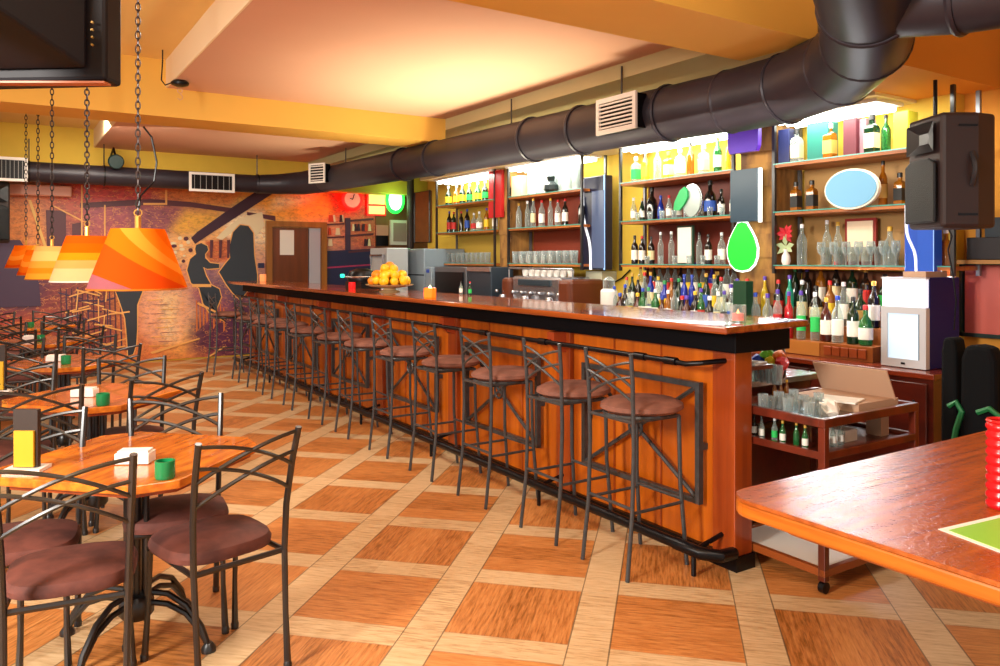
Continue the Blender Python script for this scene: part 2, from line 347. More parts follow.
def pdist(P, x, y):
    d = 1e9; ins = False; n = len(P)
    for i in range(n):
        x0, y0 = P[i]; x1, y1 = P[(i+1) % n]; dx, dy = x1-x0, y1-y0; t = max(0, min(1, ((x-x0)*dx+(y-y0)*dy)/(dx*dx+dy*dy))); d = min(d, math.hypot(x-x0-t*dx, y-y0-t*dy))
        if (y0 > y) != (y1 > y) and x < (x1-x0)*(y-y0)/(y1-y0)+x0: ins = not ins
    return d if ins else -d
_mc = mcol
def mcol(x, y):
    c = list(_mc(x, y))
    for P, k, w in PATCH:
        xs = [p[0] for p in P]; ys = [p[1] for p in P]
        if x < min(xs)-w or x > max(xs)+w or y < min(ys)-w or y > max(ys)+w: continue
        t = max(0, min(1, .5+pdist(P, x, y)/(2*w))); t = t*t*(3-2*t)*.9
        c = [c[i]*(1-t)+k[i]*t for i in range(3)]+[1]
    return tuple(c)
bm = NB(); lay = bm.loops.layers.float_color.new('Col'); G = []
MU = WB-.012
for y in MYs:
    row = []
    for x in MXs:
        p = pY(x, y, MU); p.z = max(.02, min(2.62, CAM_H-(y-HOR)*(WB/1.0)/FPX)); row.append((bm.verts.new(p), mcol(x, HOR-(p.z-CAM_H)*FPX/(MU/ray(x)[1]))))
    G.append(row)
for j in range(len(G)-1):
    for i in range(len(MXs)-1):
        q = [G[j][i], G[j][i+1], G[j+1][i+1], G[j+1][i]]
        if abs(q[0][0].co.z-q[3][0].co.z) < 1e-4: continue
        f = bm.faces.new([v[0] for v in q])
        for lp, v in zip(f.loops, q): lp[lay] = v[1]
mural = thing('wall_mural', 'orange and purple printed cafe mural covering the far wall', 'mural', (2, MU, 0))
obj('mural_print', bm, mural_mat(), mural)
MC = [0]
def mpoly(name, pts, m, dy=.006, label=None):
    MC[0] += 1; dy = .004+MC[0]*.00012
    bm = NB(); P = [pY(x, y, MU) for x, y in pts]
    prism(bm, [(p.x, max(.01, p.z)) for p in P], MU-dy-.004, MU-.001, MYm); return obj(name, bm, m, mural, label=label)
SIL = mat('mural_slate_ink', '#2c343e', .5); INK = mat('mural_plum_ink', '#3c1c30', .5); INK2 = mat('mural_brown_ink', '#5a2a34', .5)
LINE = mat('mural_amber_line', '#f0b060', .5); CREAM = mat('mural_cream_ink', '#ecd8ae', .5); OCH = mat('mural_ochre_ink', '#e8b860', .5)
PURP = mat('mural_purple_ink', '#46304a', .5)
def fat(P, k=1.0):
    cx = sum(p[0] for p in P)/len(P); cy = sum(p[1] for p in P)/len(P); n = len(P); out = []
    ar = sum(P[i][0]*P[(i+1) % n][1]-P[(i+1) % n][0]*P[i][1] for i in range(n)); sg = 1 if ar > 0 else -1
    for i in range(n):
        a, c = Vector(P[i-1]), Vector(P[(i+1) % n]); d_ = (c-a).normalized(); out.append((P[i][0]+d_.y*k*sg, P[i][1]-d_.x*k*sg))
    return out
_mp = mpoly
def mpoly(name, pts, m, dy=.006, label=None):
    if m is SIL: _mp('printed_glow_line', fat(pts), LINE)
    return _mp(name, pts, m, dy, label)
MY = mat('mural_sunny_yellow', '#f2bc48', .5); MO = mat('mural_orange', '#d8783a', .5); MP = mat('mural_dusky_rose', '#a05458', .5); MR = mat('mural_rust', '#b8502c', .5); MG = mat('mural_pale_glow', '#fce0b0', .5)
for k in range(11):
    y0 = 300+k*4.6; x0 = 146+(k*7 % 17); mpoly('printed_reflection', [(x0, y0), (x0+14+(k*5 % 14), y0-.6), (x0+12, y0), (x0+2, y0+.5)], MP if k % 2 else MY)
for k in range(9):
    x0 = 196+k*3.4; mpoly('printed_reflection', [(x0, 300+k % 3*4), (x0+1, 300+k % 3*4), (x0+1.6, 330-k % 4*3), (x0, 332-k % 4*3)], MO)
for k in range(12):
    x0 = 60+k*5.4; mpoly('printed_chair_slat', [(x0, 288+(k*5 % 9)), (x0+1.2, 288), (x0+3, 350), (x0+1.6, 350)], PURP if k % 2 else INK2)
for k in range(14):
    x0 = 58+(k*11 % 48); y0 = 292+k*4; mpoly('printed_chair_back', [(x0, y0), (x0+24, y0+(-7 if k % 2 else 6)), (x0+24, y0+(-5.6 if k % 2 else 7.4)), (x0, y0+1.4)], LINE if k % 3 else PURP)
mpoly('seated_figure', [(196, 245), (201, 243), (207, 246), (208, 250), (205, 254), (205, 258), (210, 263), (219, 264), (219, 268), (207, 269), (203, 267), (206, 276), (211, 285), (219, 289), (221, 297), (215, 312), (219, 318), (226, 322), (209, 312), (203, 303), (199, 288), (191, 283), (187, 270), (190, 259), (196, 254), (195, 249)], SIL, label='slate silhouette of a person seated on a stool')
mpoly('long_haired_figure', [(233, 232), (240, 225), (248, 226), (253, 233), (254, 255), (255, 262), (257, 275), (257, 291), (248, 290), (240, 300), (232, 292), (226, 284), (219, 272), (225, 264), (230, 258), (229, 248), (231, 240)], SIL, label='slate silhouette of a long-haired person')
mpoly('figure_legs', [(112, 282), (145, 282), (142, 292), (137, 305), (137, 330), (136, 345), (133, 354), (128, 356), (127, 340), (125, 318), (119, 300)], SIL, label='slate silhouette of standing legs')
mpoly('printed_timber', [(255, 192), (278, 190), (258, 203), (213, 232), (195, 244), (191, 238), (197, 232), (228, 210)], INK)
mpoly('printed_rafter', [(80, 203), (150, 199), (190, 202), (231, 208), (226, 212), (190, 207), (150, 205), (80, 208)], INK2)
mpoly('printed_rafter', [(247, 212), (275, 216), (275, 221), (247, 215)], INK2)
mpoly('printed_lamp_glow', [(226, 228), (240, 218), (262, 212), (264, 226), (256, 236), (250, 226), (240, 223), (232, 232), (222, 240), (216, 238)], CREAM, dy=.004)
mpoly('printed_arch', [(46, 210), (66, 211), (66, 246), (47, 246)], INK2)
mpoly('printed_arch', [(72, 224), (82, 222), (84, 236), (72, 236)], INK2)
mpoly('printed_sofa', [(-60, 262), (8, 240), (20, 240), (30, 255), (38, 275), (41, 306), (-60, 309)], PURP)
for a, c in (((28, 200, 46, 250), OCH), ((52, 206, 84, 222), LINE)):
    x0, y0, x1, y1 = a; mpoly('printed_outline', [(x0, y0), (x0+3, y0), (x1+2, y1), (x1-1, y1)], c)
for x in (81, 104): mpoly('printed_outline', [(x, 185 if x < 90 else 205), (x+1.5, 185 if x < 90 else 205), (x+1.5, 238), (x, 238)], LINE)
mpoly('printed_outline', [(165, 190), (167, 190), (167, 205), (143, 205), (143, 203), (165, 203)], LINE)
mpoly('printed_stool', [(192, 284), (211, 284), (211, 287), (192, 287)], LINE)
mpoly('printed_stool', [(232, 281), (257, 284), (257, 287), (232, 284)], LINE)
mpoly('printed_outline', [(198, 302), (224, 315), (224, 317), (197, 304)], LINE)
mpoly('printed_outline', [(150, 352), (199, 338), (200, 339), (152, 354)], LINE)
mpoly('printed_outline', [(206, 358), (224, 346), (225, 347), (209, 358)], LINE)
random.seed(3)
for k in range(26):                                   # sketched chairs and glasses printed in line
    x0 = random.uniform(62, 112); y0 = random.uniform(285, 350); L_ = random.uniform(8, 26); s = random.uniform(-.5, .5)
    if k % 3 == 0: mpoly('printed_outline', [(x0, y0), (x0+1.2, y0), (x0+1.2+s*4, min(356, y0+L_)), (x0+s*4, min(356, y0+L_))], LINE if k % 2 else PURP, dy=.003)
    else: mpoly('printed_outline', [(x0, y0), (x0+L_, y0+s*12), (x0+L_, y0+s*12+1.4), (x0, y0+1.4)], LINE if k % 3 == 1 else PURP, dy=.003)
for k in range(14):
    x0 = random.uniform(165, 192); y0 = random.uniform(238, 262); mpoly('printed_light', ell(x0, y0, random.uniform(1.2, 3.4), random.uniform(1, 2.6), 9), CREAM if k % 3 else INK2, dy=.003+k*.0002)
for x in (210, 219, 227): mpoly('printed_curtain', [(x, 240), (x+3, 240), (x+2, 258), (x, 258)], INK2, dy=.003)
mpoly('printed_bar', [(326, 251), (366, 249), (388, 248), (388, 285), (326, 285)], mat('mural_navy_ink', '#24264c', .5), dy=.003)
mpoly('printed_bar', [(258, 263), (264, 263), (264, 268), (258, 268)], mat('mural_navy_ink'), dy=.003)
for y in (224, 237): mpoly('printed_shelf', [(326, y), (344, y-1), (344, y+.6), (326, y+1.2)], INK2, dy=.004)
for y in (218, 233, 249): mpoly('printed_shelf', [(348, y+2), (373, y), (373, y+2), (348, y+4)], INK2, dy=.004)
mpoly('printed_post', [(345, 218), (350, 218), (350, 250), (345, 250)], PURP, dy=.005)
mpoly('printed_outline', [(326, 267), (370, 264), (370, 265.5), (326, 268.5)], mat('mural_magenta', '#b03060', .5), dy=.005)
for k in range(22):
    x0 = random.choice([random.uniform(328, 343), random.uniform(352, 371)]); y0 = random.choice([222, 235, 246]) if x0 < 345 else random.choice([231, 246])
    mpoly('printed_bottle', [(x0, y0-7), (x0+1.5, y0-7), (x0+2.4, y0), (x0-.6, y0)], random.choice([CREAM, INK, mat('mural_red_ink', '#d04020', .5)]), dy=.004+k*.0001)

# door in the back wall
D0, D1 = pY(265, 222, WB).x, pY(325, 222, WB).x
d = thing('door_1', '', 'door', (D0, WB-.02, 0)); d['kind'] = 'structure'; del d['label']; del d['category']
DW = mat('brown_door_wood', '#7c3c18', .35, col2='#64300f', nscale=(10, 10, 1)); DF = mat('ochre_door_frame', '#a86a24', .4, col2='#8c5418', nscale=(10, 10, 1))
obj('door_leaf', BX(D0+.09, D0+.68, WB-.07, WB-.02, 0, 2.02), DW, d)
b = NB(); bx(b, D0, D0+.09, WB-.1, WB-.02, 0, 2.12); bx(b, D1-.09, D1, WB-.1, WB-.02, 0, 2.12); bx(b, D0+.09, D1-.09, WB-.1, WB-.02, 2.03, 2.12); obj('door_frame', b, DF, d)
obj('side_light', BX(D0+.70, D1-.1, WB-.06, WB-.02, 0, 2.02), mat('frosted_glass', '#b8b4bc', .35), d)
p0, p1 = pY(280, 230, WB-.08), pY(294, 255, WB-.08)
obj('notice', BX(p0.x, p1.x, WB-.08, WB-.071, p1.z, p0.z), PAPER, d, label='white paper notice on the door')
obj('door_handle', TB([(D0+.14, WB-.08, 1.02), (D0+.14, WB-.13, 1.02), (D0+.26, WB-.13, 1.02)], .01), STEEL, d)

# ================================================================== AIR DUCTS
def ring_pts(path, i):
    p = Vector(path[i]); t = Vector(path[min(i+1, len(path)-1)])-Vector(path[max(i-1, 0)]); return p, t.normalized()
dt = thing('ventilation_duct', 'thick charcoal round air duct running above the bar and turning toward the room', 'duct', (3.98, 7, 2.6))
A0 = Vector((3.93, 10.75, 2.655)); A1 = Vector((4.13, 3.55, 2.565))
path = [A0, A0.lerp(A1, .25), A0.lerp(A1, .5), A0.lerp(A1, .75), A1]; rad = [.175, .18, .185, .19, .2]
obj('duct_run', TB(path, rad, 28), DUCT, dt, smooth=1)
elb = [A1, Vector((4.13, 3.1, 2.57)), Vector((4.02, 2.66, 2.60)), Vector((3.72, 2.32, 2.63)), Vector((3.32, 2.06, 2.68)), Vector((3.0, 1.9, 2.74)), Vector((2.7, 1.75, 2.8))]
obj('duct_elbow', TB(elb, [.21, .215, .22, .22, .215, .21, .2], 28), DUCT, dt, smooth=1)
br = [Vector((3.35, 2.1, 2.68)), Vector((3.42, 1.7, 2.62)), Vector((3.5, 1.1, 2.58)), Vector((3.6, .3, 2.56))]
obj('branch_duct', TB(br, .16, 24), DUCT, dt, smooth=1)
def seam(p, t, r, w=.012, m=None):
    bm = NB(); Mx = t.to_track_quat('Z', 'Y').to_matrix().to_4x4(); Mx.translation = p
    lathe(bm, [(r-.01, -w), (r+.006, -w), (r+.012, 0), (r+.006, w), (r-.01, w)], n=28, m=Mx); return obj('duct_collar', bm, m or DUCT, dt, smooth=1)
T1_ = (A1-A0).normalized()
for X_ in (405, 437, 534, 583, 671, 762):
    # station where the pixel column crosses the axis
    a_, b_ = ray(X_); t = 0
    k = min(range(401), key=lambda i: abs((A0.lerp(A1, i/400).x*b_-A0.lerp(A1, i/400).y*a_)))
    p = A0.lerp(A1, k/400); r = .175+(.2-.175)*k/400
    seam(p, T1_, r+.004, .016)
for i in (1, 2, 3, 4):
    p, t = ring_pts(elb, i); seam(p, t, .215, .012)
for i in (1, 2): p, t = ring_pts(br, i); seam(p, t, .162, .014)
for y_ in (4.6, 6.1, 8.2, 10.0):
    t = (10.75-y_)/7.2; p = A0.lerp(A1, t); obj('duct_hanger', TB([(p.x, y_, p.z+.15), (p.x, y_, 3.02)], .008), IRON, dt)
# wall duct
wd = thing('ventilation_duct', 'thinner charcoal air duct hanging along the top of the mural', 'duct', (1.0, 11.6, 2.63))
W0, W1 = Vector((-4, 11.6, 2.64)), Vector((3.2, 11.6, 2.625))
obj('duct_run', TB([W0, W1], .13, 24), DUCT, wd, smooth=1)
obj('duct_elbow', TB([W1, Vector((3.5, 11.5, 2.63)), Vector((3.78, 11.22, 2.64)), Vector((3.93, 10.75, 2.655))], [.135, .15, .17, .182], 24), DUCT, wd, smooth=1)
for x_ in (29, 104, 257):
    p = pY(x_, 175, 11.6); bm = NB(); Mx = Vector((1, 0, 0)).to_track_quat('Z', 'Y').to_matrix().to_4x4(); Mx.translation = (p.x, 11.6, 2.63)
    lathe(bm, [(.12, -.01), (.142, -.01), (.142, .01), (.12, .01)], n=24, m=Mx); obj('duct_collar', bm, BLACK, wd, smooth=1)
    obj('duct_hanger', TB([(p.x, 11.6, 2.74), (p.x, 11.6, 3.05)], .008), IRON, wd)
for x_, yy in ((297, 11.52), (308, 11.25)):
    pass
def vent(label, c, w, h, face, n, vertical):
    t = thing('air_vent', label, 'vent', c)
    if isinstance(face, str): Mx = {'Y': MYm, 'X': Matrix(((0, 0, 1, 0), (1, 0, 0, 0), (0, 1, 0, 0), (0, 0, 0, 1)))}[face].copy()
    else:
        Mx = Matrix.Rotation(face, 4, 'Z') @ MYm
    Mx = Matrix.Translation(c) @ Mx; fw = .022 if w < .35 else .034
    bm = NB()
    for x0, x1, y0, y1 in ((-w/2, w/2, h/2-fw, h/2), (-w/2, w/2, -h/2, -h/2+fw), (-w/2, -w/2+fw, -h/2+fw, h/2-fw), (w/2-fw, w/2, -h/2+fw, h/2-fw)):
        prism(bm, [(x0, y0), (x1, y0), (x1, y1), (x0, y1)], -.02, .0, Mx)
    obj('vent_frame', bm, WHITE, t)
    bm = NB(); prism(bm, [(-w/2+.01, -h/2+.01), (w/2-.01, -h/2+.01), (w/2-.01, h/2-.01), (-w/2+.01, h/2-.01)], 0, .1, Mx); obj('vent_box', bm, BLACK, t)
    bm = NB()
    for k in range(n):
        if vertical: x0 = -w/2+fw+(w-2*fw)*(k+.5)/n; prism(bm, [(x0-.003, -h/2+fw), (x0+.003, -h/2+fw), (x0+.003, h/2-fw), (x0-.003, h/2-fw)], -.015, -.004, Mx)
        else: y0 = -h/2+fw+(h-2*fw)*(k+.5)/n; prism(bm, [(-w/2+fw, y0-.006), (w/2-fw, y0-.006), (w/2-fw, y0+.006), (-w/2+fw, y0+.006)], -.015, -.004, Mx)
    obj('vent_louvre', bm, mat('louvre_grey', '#8a8a86', .5) if vertical else WHITE, t); return t
p = pY(212, 182.5, 11.46); vent('white framed air vent on the wall duct right of the hanging lamps', p, .62, .27, 'Y', 7, True)
p = pY(8, 169, 11.46); vent('white framed air vent on the wall duct at the left edge', p, .42, .30, 'Y', 8, True)
p = Vector((3.72, 10.62, 2.67)); a_ = math.radians(-35); vent('small white air vent at the corner where the two ducts meet', Vector((3.66, 10.3, 2.69)), .30, .27, math.radians(-65), 6, False)
a_, b_ = ray(617); vx = 3.86; vd = vx/a_; vent('large white louvred air vent on the side of the bar duct', (vx, b_*vd, CAM_H+vd*(HOR-114)/FPX), .44, .27, -math.pi/2+.0, 7, False)

# ================================================================== BAR
bar = thing('bar', 'long bar with orange wood panelled front and black plinth', 'bar', (3.0, 7, 0))
BY0, BY1 = 2.52, 11.25
b = NB(); bx(b, 2.99, 3.09, BY0+.02, BY1, .07, 1.06); obj('front_panel', b, WOODF, bar)
obj('plinth', BX(2.965, 3.1, BY0-.01, BY1, 0, .07), BLACK, bar)
b = NB(); prism(b, [(2.90, BY0-.06), (3.3, BY0-.06), (3.3, BY1), (2.90, BY1)], 1.06, 1.165); obj('fascia', b, mat('matte_black_fascia', '#050509', .6, spec=.12), bar, bevel=.004)
obj('back_board', BX(3.3, 3.34, BY0+.35, BY1, .0, 1.16), WOODD, bar)
obj('end_post', BX(2.965, 3.09, BY0, BY0+.14, .07, 1.06), WOODP, bar, bevel=.004)
posts = [3.86, 5.27, 6.64, 8.05, 9.5, 10.9]
for y_ in posts:
    obj('pilaster', BX(2.955, 2.99, y_-.07, y_+.07, .07, 1.06), WOODP, bar, bevel=.004)
    b = NB(); prism(b, [(2.955, 1.055), (2.955, .93), (2.93, .93), (2.89, .965), (2.86, 1.0), (2.86, 1.055)], y_-.035, y_+.035, MYm); obj('corbel', b, mat('corbel_wood', '#9c3c1a', .3), bar, smooth=1)
edges = [BY0+.14]+posts+[BY1]
for i in range(len(edges)-1):                         # vertical bead strips of each bay
    a0, a1 = edges[i]+(.07 if i else 0), edges[i+1]-.07
    b = NB(); n = 3
    for k in range(1, n): y_ = a0+(a1-a0)*k/n; bx(b, 2.984, 2.99, y_-.006, y_+.006, .07, 1.06)
    obj('panel_bead', b, WOODP, bar)
ct = thing('bar_counter', 'long glossy red-brown wooden bar counter with overhanging front edge', 'counter', (3.0, 7, 1.165))
b = NB(); prism(b, [(2.73, 2.37), (3.42, 2.44), (3.42, 11.4), (2.73, 11.4)], 1.165, 1.2)
obj('counter_top', b, WOODT, ct, bevel=.008)
# arm rail, foot rail, iron frames
rl = thing('arm_rail', 'black metal rail along the upper bar front', 'rail', (2.8, 7, 1.0))
obj('rail', TB([(2.8, 2.75, 1.0), (2.8, 11.2, 1.0)], .014, 10), BLACK, rl, smooth=1)
obj('rail_end', TB([(2.8, 2.80, 1.0), (2.8, 2.68, .995), (2.84, 2.61, 1.005), (2.966, 2.58, 1.01)], .013, 10), BLACK, rl, smooth=1)
for y_ in (2.78, 3.0, 3.86, 4.55, 5.27, 6.64, 8.05, 9.5, 10.9):
    b = NB(); tube(b, [(2.8, y_-.04, 1.0), (2.8, y_+.04, 1.0)], .02, 10)
    if y_ in posts: tube(b, [(2.8, y_, 1.0), (2.9, y_, 1.0)], .01, 8)
    obj('rail_joint', b, BLACK, rl, smooth=1)
fr = thing('foot_rail', 'thick black metal foot rail near the floor along the bar', 'rail', (2.75, 7, 0))
obj('rail', TB([(2.77, 2.68, .12), (2.77, 11.2, .12)], .026, 12), BLACK, fr, smooth=1)
b = NB(); tube(b, [(2.77, 2.72, .12), (2.77, 2.56, .12), (2.84, 2.50, .11), (2.965, 2.53, .09)], .03, 12); obj('rail_end', b, BLACK, fr, smooth=1)
for y_ in (2.6, 3.86, 5.27, 6.64, 8.05, 9.5, 10.9):
    b = NB(); tube(b, [(2.77, y_, 0), (2.77, y_, .12)], .012, 8); tube(b, [(2.77, y_, .12), (2.965, y_, .16)], .012, 8); obj('rail_bracket', b, BLACK, fr)
for i in range(len(edges)-1):
    c = (edges[i]+edges[i+1])/2; hw = .47 if i else .465
    if i == 0: c = 3.175
    f = thing('iron_frame', 'square iron frame with crossed bars on the bar front, '+(['nearest the right end'] + [ORD[k]+' from the right end' for k in range(1, 7)])[i], 'frame', (2.95, c, .28), 'iron frames on the bar front')
    b = NB(); w = .028
    for q in ((c-hw, c+hw, .28, .28+w), (c-hw, c+hw, .86, .86+w), (c-hw, c-hw+w, .28+w, .86), (c+hw-w, c+hw, .28+w, .86)): bx(b, 2.925, 2.955, q[0], q[1], q[2], q[3])
    for yy in (c-hw, c+hw-w): bx(b, 2.955, 2.989, yy, yy+w, .55, .58)
    obj('frame_border', b, IRONG, f)
    for s in (-1, 1):
        b = NB(); tube(b, [(2.94, c-s*(hw-.02), .30), (2.94, c, .585), (2.94, c+s*(hw-.02), .87)], .012, 6); obj('cross_bar', b, IRONG, f)
    b = NB(); torus(b, (2.93, c, .585), .05, .008, 'X', 16, 6); obj('centre_ring', b, IRONG, f)

# ================================================================== STOOLS
SUEDE2 = mat('tan_brown_suede', '#8c5a48', .8, col2='#6c4032', nscale=(9, 9, 9), bump=.2)
def make_stool():
    t = thing('bar_stool', '', 'bar stool', (0, 0, 0), 'bar stools along the bar')      # faces +X
    bm = NB(); lathe(bm, [(.10, .745), (.185, .75), (.215, .768), (.212, .787), (.17, .807), (.07, .812)], (.045, 0, 0), n=28, sq=.92); obj('seat', bm, SUEDE2, t, smooth=1)
    bm = NB(); torus(bm, (0.01, 0, .742), .16, .01, 'Z', 20, 6); tube(bm, [(-.16, -.15, .735), (.15, -.15, .735), (.15, .15, .735), (-.16, .15, .735)], .009, 6, closed=True); obj('seat_frame', bm, IRONG, t)
    for s in (-1, 1):
        bm = NB(); tube(bm, [(-.20, s*.165, 0), (-.165, s*.16, .30), (-.155, s*.16, .60), (-.16, s*.16, .80)], .0105, 8); obj('leg', bm, IRONG, t, smooth=1)
        bm = NB(); tube(bm, [(.19, s*.165, 0), (.155, s*.155, .40), (.15, s*.15, .735)], .0105, 8); obj('leg', bm, IRONG, t, smooth=1)
        bm = NB(); tube(bm, [(-.16, s*.16, .80), (-.165, s*.163, .92), (-.18, s*.167, 1.06)], .0105, 8); obj('back_post', bm, IRONG, t, smooth=1)
    for zz, k in ((.33, 1),):
        [obj('stretcher', TB([(xx, -.158, zz), (xx, .158, zz)], .008, 6), IRONG, t) for xx in (-.165, .157)]
        for s in (-1, 1): bm = NB(); tube(bm, [(-.165, s*.16, zz-.02), (.155, s*.157, zz-.02)], .008, 6); obj('stretcher', bm, IRONG, t)
    for s in (-1, 1):
        for z0, z1 in ((.90, 1.02), (.83, .95)):
            bm = NB(); tube(bm, arc((-.165-(z0-.9)*.08, -s*.163, z0), (-.165-(z1-.9)*.08, s*.163, z1), (-.012, 0, .018), 8), .007, 6); obj('back_bar', bm, IRONG, t, smooth=1)
    return t
SY = [2.88, 3.43, 4.14, 4.83, 5.55, 6.30, 6.98, 7.78, 8.52, 9.14, 9.87, 10.7]
st = make_stool()
for i, y_ in enumerate(SY):
    lab = 'brown cushioned iron bar stool, '+('nearest one, at the right end of the bar' if i == 0 else ('farthest one, beside the mural' if i == 11 else ORD[i]+' from the right end of the row'))
    rz = random.uniform(-.05, .05); x_ = 2.655 + (-.12 if i == 11 else 0)
    if i == 0: st.location = (x_, y_, 0); st['label'] = lab; o = st
    else: o = dup(st, (x_, y_, 0), rz, lab)

# ================================================================== DINING TABLES AND CHAIRS
def make_chair():
    t = thing('dining_chair', '', 'chair', (0, 0, 0), 'dining chairs around the wooden tables')     # faces +Y
    bm = NB(); N = 28
    def seatring(k, z, s): 
        out = []
        for i in range(N):
            a = 2*PI*i/N; c, s_ = math.cos(a), math.sin(a); e = .62
            out.append(bm.verts.new(((abs(c)**e)*(1 if c > 0 else -1)*.20*k*(1.0+.06*s_), (abs(s_)**e)*(1 if s_ > 0 else -1)*.19*k+.025, z+.01)))
        return out
    R_ = [seatring(.86, .415, 0), seatring(.98, .425, 0), seatring(1, .445, 0), seatring(.95, .465, 0), seatring(.7, .482, 0), seatring(.35, .487, 0)]
    for a, c in zip(R_, R_[1:]):
        for k in range(N): bm.faces.new((a[k], a[(k+1) % N], c[(k+1) % N], c[k]))
    bm.faces.new(R_[0][::-1]); bm.faces.new(R_[-1]); obj('seat', bm, SUEDE, t, smooth=1)
    bm = NB(); tube(bm, [(-.172, -.195, .425), (.172, -.195, .425), (.17, .18, .425), (-.17, .18, .425)], .011, 6, closed=True); obj('seat_frame', bm, IRON, t)
    for s in (-1, 1):
        bm = NB(); tube(bm, [(s*.165, -.235, 0), (s*.168, -.215, .2), (s*.172, -.20, .43)], [.014, .011, .012], 8); lathe(bm, [(.015, 0), (.016, .02), (.011, .03)], (s*.165, -.235, 0), 10); obj('leg', bm, IRON, t, smooth=1)
        bm = NB(); tube(bm, [(s*.18, .20, 0), (s*.172, .185, .2), (s*.17, .17, .42)], [.014, .010, .012], 8); lathe(bm, [(.015, 0), (.016, .02), (.011, .03)], (s*.18, .20, 0), 10); obj('leg', bm, IRON, t, smooth=1)
        bm = NB(); tube(bm, [(s*.172, -.20, .43), (s*.177, -.205, .6), (s*.183, -.235, .76), (s*.188, -.272, .89)], [.012, .012, .012, .012], 8); obj('back_post', bm, IRON, t, smooth=1)
    for s in (-1, 1):
        for z0, z1 in ((.75, .875), (.66, .80)):
            yf = lambda z: -.205-max(0, (z-.6))*.22
            bm = NB(); tube(bm, arc((-s*.180, yf(z0), z0), (s*.184, yf(z1), z1), (0, -.03, .028), 10), .0075, 6); obj('back_bar', bm, IRON, t, smooth=1)
    return t
def make_table():
    t = thing('dining_table', '', 'table', (0, 0, 0), 'wooden dining tables along the left')
    h, c = .375, .11; z1 = .735
    P = [(-h+c, -h), (h-c, -h), (h, -h+c), (h, h-c), (h-c, h), (-h+c, h), (-h, h-c), (-h, -h+c)]
    bm = NB(); prism(bm, P, z1-.032, z1); o = obj('tabletop', bm, TABW, t, bevel=.004)
    bm = NB(); k = .93; prism(bm, [(a*k, b_*k) for a, b_ in P], z1-.05, z1-.033); obj('table_apron', bm, WOODP, t)
    for a in range(4):
        x, y = .045*math.cos(a*PI/2), .045*math.sin(a*PI/2); bm = NB(); tube(bm, [(x, y, .09), (x, y, .685)], .011, 8); obj('column_rod', bm, IRON, t)
    bm = NB(); tube(bm, [(0, 0, .09), (0, 0, .685)], .018, 10); lathe(bm, [(.05, .10), (.065, .12), (.065, .17), (.05, .19)], n=14); obj('column', bm, IRON, t, smooth=1)
    obj('top_plate', BX(-.15, .15, -.15, .15, .667, .685), IRON, t)
    for a in range(4):
        ca, sa = math.cos(a*PI/2), math.sin(a*PI/2); bm = NB()
        for dz in (0, .04):
            pr = [(.05, .165+dz), (.14, .165+dz), (.22, .135+dz*.8), (.285, .07+dz*.5), (.31, .028)]
            tube(bm, [(r*ca, r*sa, z) for r, z in pr], .0115, 8)
        lathe(bm, [(.028, 0), (.028, .015), (.014, .035)], (.315*ca, .315*sa, 0), 12); obj('foot', bm, IRON, t, smooth=1)
    return t
TAB = [(.45, 3.33), (.46, 4.97), (.41, 6.75), (.35, 8.6), (.30, 10.5)]
TN = ['the nearest table', 'the second nearest table', 'the middle table', 'the fourth table back', 'the farthest table']
tb0 = make_table(); ch0 = make_chair()
first = True
SPEC = [(-.245, -.36, 8, 'near left side'), (.225, -.32, -13, 'near right side'), (.17, .12, 190, 'far right side'), (-.385, .08, 190, 'far left side')]
def sh_mats(k):
    return None
for i, (tx, ty) in enumerate(TAB):
    lab = 'clipped-corner wooden table, '+['nearest to the viewer', 'second nearest', 'middle of the row', 'fourth back in the row', 'farthest back'][i]+' on the left'
    if i == 0: t = tb0; t.location = (tx, ty, 0); t.rotation_euler = (0, 0, PI/4); t['label'] = lab
    else: t = dup(tb0, (tx, ty, 0), PI/4, lab)
    for j, (dx, dy, az, side) in enumerate(SPEC):
        lab = 'iron dining chair with brown seat, at the %s of %s' % (side, TN[i]); jit = random.uniform(-5, 5) if i else 0
        loc = (tx+dx+(random.uniform(-.03, .03) if i else 0), ty+dy, 0); rz = -math.radians(az+jit)
        if first: ch0.location = loc; ch0.rotation_euler = (0, 0, rz); ch0['label'] = lab; first = False
        else: dup(ch0, loc, rz, lab)
# things on the tables
GP = 'green candle holders on the dining tables'
def lit_glass(name, label, loc, r, h, m, group=None, flame='#ffd060', es=14):
    t = thing(name, label, 'candle', loc, group); x, y, z = loc
    bm = NB(); lathe(bm, [(r*.9, z), (r, z+h*.1), (r, z+h), (r*.82, z+h), (r*.82, z+h*.25), (r*.1, z+h*.2)], (x, y, 0), 20); obj('holder', bm, m, t, smooth=1)
    if es:
        bm = NB(); lathe(bm, [(.003, z+h*.3), (.009, z+h*.42), (.007, z+h*.55), (.001, z+h*.75)], (x, y, 0), 8); obj('flame', bm, mat('flame'+flame, flame, emit=flame, es=es), t, smooth=1)
    return t
def xy(x, y, z): return tuple(pz(x, y, z))
cpix = [(165, 478), (103, 405), (66, 364), (41, 341.5), (31, 327.5)]
for i, (x, y) in enumerate(cpix):
    p = pz(x, y, .736); r = .034
    lit_glass('candle_holder', 'round green candle holder on '+TN[i], (p.x, p.y, .736), r, .062, GREENC, GP, es=0)
